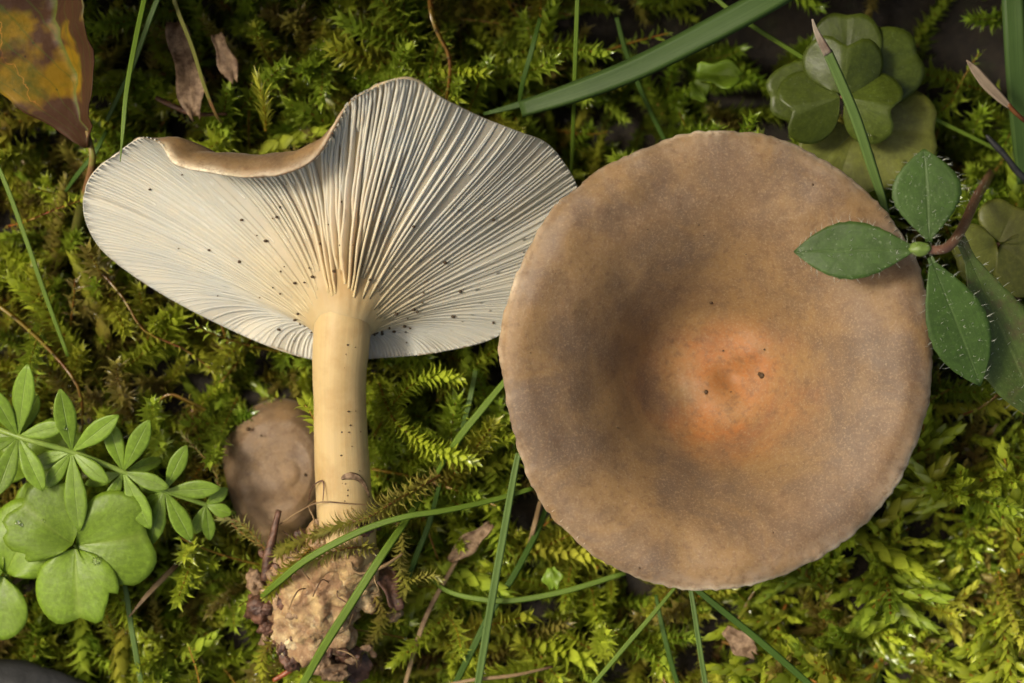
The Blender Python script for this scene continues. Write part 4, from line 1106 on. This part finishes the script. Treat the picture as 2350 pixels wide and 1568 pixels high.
stick('root_thread','bent brown root across the torn stem base',[(805,1290,150),(812,1310,148),(835,1316,145),(880,1300,135),(925,1270,110)],[2,2.5,3,4.5,2.5],M_STRAW,'root',noise_amp=.1,n=30)
stick('purple_twig','dark purple twig lying in moss under the tan leaf scraps',[(360,225,-10),(400,245,10),(450,262,0),(520,262,-30)],[6,7,6,4],M_BROWND,'twig',seed=6)
rc=random.Random(44)
for k in range(14):
    x=rc.uniform(620,860); y=rc.uniform(1215,1500); a=rc.uniform(0,6.28); L=rc.uniform(40,110); e=1-((x-740)/150)**2-((y-1370)/190)**2; z=60+85*math.sqrt(max(0,e))
    stick('root_hair','fine brown root hair on the torn stem base',[(x,y,z),(x+math.cos(a)*L*.4+rc.uniform(-12,12),y+math.sin(a)*L*.4,z+12),(x+math.cos(a)*L*.7,y+math.sin(a)*L*.7+rc.uniform(-12,12),z+4),(x+math.cos(a+.5)*L,y+math.sin(a+.5)*L,z-35)],[1.2,1.8,1.5,.8],M_BROWND if k%2 else M_STRAW,'root',noise_amp=0,n=16)['group']='fine root hairs on the stem base'
rc=random.Random(12)
CL=[(590,1340,26),(602,1395,34),(585,1375,18),(640,1300,22),(655,1480,20),(668,1515,24),(742,1520,30),(800,1500,26),(700,1235,22),(745,1205,24),(800,1205,22),(835,1215,18),(868,1320,20),(850,1385,20),(640,1345,22),(905,1410,18),(690,1275,16),(612,1440,18),(770,1545,24)]
for k,(x,y,r) in enumerate(CL):
    m=MB(); z=40+rc.uniform(-20,40)+(70 if 680<x<850 and y<1300 else 0)
    blob(m,P(x,y,z),(r*1.15,r*.85,r*.8),30+k,.9,(1,1,1),22,15,2.4,rc.uniform(0,3)); o=build(m,'earth_crumb',M_BROWND if k%3 else M_BROWN); tag(o,'brown crumb of earth clinging to the torn stem base','earth','earth crumbs round the stem base')
rc=random.Random(15)
for k in range(30):
    x=rc.uniform(595,690); y=rc.uniform(1270,1500)
    if k%3==0: x=rc.uniform(690,880); y=rc.choice((rc.uniform(1195,1250),rc.uniform(1480,1540)))
    r=rc.uniform(6,15); m=MB(); e=1-((x-740)/150)**2-((y-1370)/190)**2; z=20+95*math.sqrt(max(0,e))
    blob(m,P(x,y,z),(r*1.4,r*.8,r*.8),80+k,.9,(1,1,1),14,9,2.4,rc.uniform(0,3)); o=build(m,'earth_crumb',M_BROWND if k%2 else M_BROWN); tag(o,'brown crumb of earth clinging to the torn stem base','earth','earth crumbs round the stem base')
m=MB(); blob(m,P(20,1590,-60),(190,75,60),3,.25,(1,1,1),32,20,1.1); tag(build(m,'stone',M_STONE),'smooth black stone below the clover leaves','stone')

# moss strands with their own course
PAL['pale']=((.42,.40,.14),(.36,.28,.12),(.30,.12,.05)); PAL['ochre']=((.30,.27,.07),(.22,.15,.05),(.22,.07,.03))
def strand(name,label,pts,nl,ll,lw,a0,a1,pal,seed,sr=3.0,group=None):
    rn=random.Random(seed); path=catmull([P(*q_) for q_ in pts],14)
    v,f,k=grow(path,nl,ll,lw,R_(a0),R_(a1),0,rn,sr=sr,age0=.3)
    org=path[0]; me=make_mesh(name,v-org,f.tolist(),shoot_cols(k,pal,1.0,np.random.default_rng(seed)),None,[M_MOSS])
    o=link(name,me,org); tag(o,label,'moss',group); return o
PAL['red']=((.24,.24,.035),(.20,.10,.03),(.20,.045,.018))
strand('red_moss_strand','red stemmed moss strand arching left of the gills',[(-20,690,0),(40,735,10),(100,790,0),(150,845,0),(180,890,10),(190,950,-20),(185,1000,-60)],44,26,9,50,110,'red',31,7)
strand('red_moss_strand','dark red moss strand bent above the small mushroom',[(470,940,-30),(430,920,0),(395,905,12),(370,915,8),(360,945,-30)],16,22,9,50,110,'red',32,7)
strand('red_moss_strand','brownish red bare moss strand above the top of the gilled cap',[(985,-10,0),(990,40,20),(1010,90,10),(1030,130,0),(1030,190,-20),(1020,240,-50)],50,20,7,60,120,'brown',33,9)
strand('red_moss_strand','rusty moss strand below the hairy oval leaf',[(2330,870,0),(2290,905,10),(2250,935,0),(2200,955,-30)],22,26,12,50,110,'red',34,6)
strand('red_moss_strand','red stemmed mossy strand under the lower left rim of the gilled cap',[(200,590,-20),(280,680,0),(330,760,5),(420,800,-10),(500,860,-30)],60,26,9,50,110,'red',35,5)
strand('thin_moss_strand','pale thin moss strand trailing along the edge of the small mushroom',[(600,1255,30),(545,1215,40),(512,1170,40),(500,1110,40),(490,1075,40),(440,1020,30),(412,992,20)],90,20,7,35,110,'pale',1)
strand('thin_moss_strand','pale moss tip with spiny leaves leaning over the small mushroom',[(610,1262,40),(570,1215,50),(540,1195,55),(505,1190,50)],44,28,9,35,95,'pale',2)
strand('thin_moss_strand','thin upright moss strand below the stem base',[(462,1590,20),(452,1540,40),(440,1505,45),(432,1480,45)],22,15,7,40,85,'vivid',3)
strand('mossy_tuft','ochre moss tuft draped over the foot of the stem',[(1010,1090,60),(960,1120,100),(905,1150,140),(850,1185,165),(790,1205,165),(730,1225,140)],190,36,9,45,115,'ochre',4,4)
strand('mossy_tuft','frayed ochre moss strand hanging right of the stem base',[(905,1190,110),(925,1245,110),(915,1290,95),(930,1345,70),(905,1400,50)],120,28,9,40,115,'ochre',5)
strand('mossy_tuft','small ochre moss sprig right of the stem base',[(915,1335,70),(950,1330,75),(990,1322,70),(1010,1330,60)],60,24,8,35,90,'ochre',6)
strand('mossy_tuft','moss sprig pressed between small mushroom and stem base',[(760,1215,150),(700,1238,120),(650,1262,90),(620,1290,60)],110,30,9,40,115,'ochre',7)
strand('mossy_tuft','brown moss strand hanging below the stem base',[(690,1490,30),(640,1520,30),(600,1555,20),(580,1600,0)],100,28,10,40,110,'brown',8)
strand('spiky_moss_strand','thick bright moss strand curling right of the stem under the gilled cap',[(860,1000,-10),(900,930,30),(950,880,50),(1000,865,50),(1060,870,40)],130,38,19,35,115,'vivid',9,4)
strand('spiky_moss_strand','bright moss strand running down beside the middle of the stem',[(870,880,10),(900,960,50),(960,1010,60),(1020,1040,50),(1090,1060,20)],140,38,19,35,115,'vivid',10,4)
strand('spiky_moss_strand','light green moss shoot poking out from behind the stem above the small mushroom',[(738,1010,60),(722,965,95),(705,935,100),(690,925,100)],20,34,18,40,95,'vivid',11,3)
strand('shaggy_moss_shoot','silvery green shaggy moss shoot above the folded rim of the gilled cap',[(610,300,0),(608,255,50),(600,215,80),(590,180,95)],44,46,9,18,45,'yellow',12,4)
strand('spiky_moss_strand','green moss strand with long spines left of the withered petiole',[(20,520,-30),(70,505,10),(130,480,20),(200,455,10)],46,30,13,45,110,'rusty',13,4)

strand('mossy_tuft','olive moss tuft stuck to the upper left of the stem base',[(720,1250,120),(680,1290,130),(645,1330,110),(610,1375,70)],120,30,9,40,115,'rusty',41,4)
strand('mossy_tuft','green moss sprig lying across the middle of the stem base',[(860,1265,90),(825,1255,140),(780,1262,160),(735,1280,155),(700,1300,140)],100,28,9,40,115,'ochre',42,4)
strand('mossy_tuft','brown moss tuft hanging from the lower right of the stem base',[(860,1370,70),(880,1410,60),(865,1450,40),(840,1490,20)],90,28,9,40,115,'brown',43,4)
strand('mossy_tuft','rusty moss tuft fraying from the lower left of the stem base',[(640,1460,60),(610,1490,50),(600,1530,30),(620,1580,0)],90,28,9,40,115,'rusty',44,4)
# dew
def ico(r):
    t=(1+5**.5)/2; v=np.array([(-1,t,0),(1,t,0),(-1,-t,0),(1,-t,0),(0,-1,t),(0,1,t),(0,-1,-t),(0,1,-t),(t,0,-1),(t,0,1),(-t,0,-1),(-t,0,1)],float); v/=np.linalg.norm(v[0])
    f=[(0,11,5),(0,5,1),(0,1,7),(0,7,10),(0,10,11),(1,5,9),(5,11,4),(11,10,2),(10,7,6),(7,1,8),(3,9,4),(3,4,2),(3,2,6),(3,6,8),(3,8,9),(4,9,5),(2,4,11),(6,2,10),(8,6,7),(9,8,1)]
    return v*r,f
def drop(x,y,z,r,label):
    m=MB(); V=[];F=[];nu,nv=20,10
    for j in range(nv+1):
        th=math.pi*j/nv
        for i in range(nu):
            a=2*math.pi*i/nu; zz=math.cos(th); V.append(P(x,y,z)+np.array([math.sin(th)*math.cos(a)*r,math.sin(th)*math.sin(a)*r,(zz if zz>0 else zz*.35)*r*.8]))
    for j in range(nv):
        for i in range(nu):
            i2=(i+1)%nu; F.append((j*nu+i,(j+1)*nu+i,(j+1)*nu+i2,j*nu+i2))
    m.add(V,F); tag(build(m,'water_drop',M_WATER),label,'water drop','dew drops on the leaves')
for x,y,z,r in ((222,1287,112,11),):
    drop(x,y,z,r,'largest round dew drop, on the right leaflet of the bitten clover leaf')
for x,y,z,r in ((38,1200,122,6),(48,1206,120,4),(100,1195,118,4),(140,1190,116,3),(25,1255,70,6),(150,985,172,4),(1995,310,122,5),(1990,352,28,7)):
    drop(x,y,z,r,'tiny dew drop on a clover, sorrel or bedstraw leaf')
dw=[];df=[];o=0; rd=random.Random(77)
for kd,vi,b,d,roll,s,pal,br in mat_pl+SHOOTS:
    v=VAR[kd][vi][0]; R3=shoot_rot(d,roll)
    for q_ in range(8):
        i=rd.randrange(len(v)//9)*9+rd.choice((3,6,8))
        if i>=len(v): continue
        p=(v[i]*s)@R3.T+b
        V_,f_=ico(rd.uniform(1.3,3.8)); dw.append(V_+p); df+= [(a+o,b2+o,c+o) for a,b2,c in f_]; o+=12
dew=link('dew',make_mesh('dew',np.vstack(dw),df,mats=[M_WATER])); tag(dew,'tiny dew beads glistening all over the moss','dew',kind='stuff')
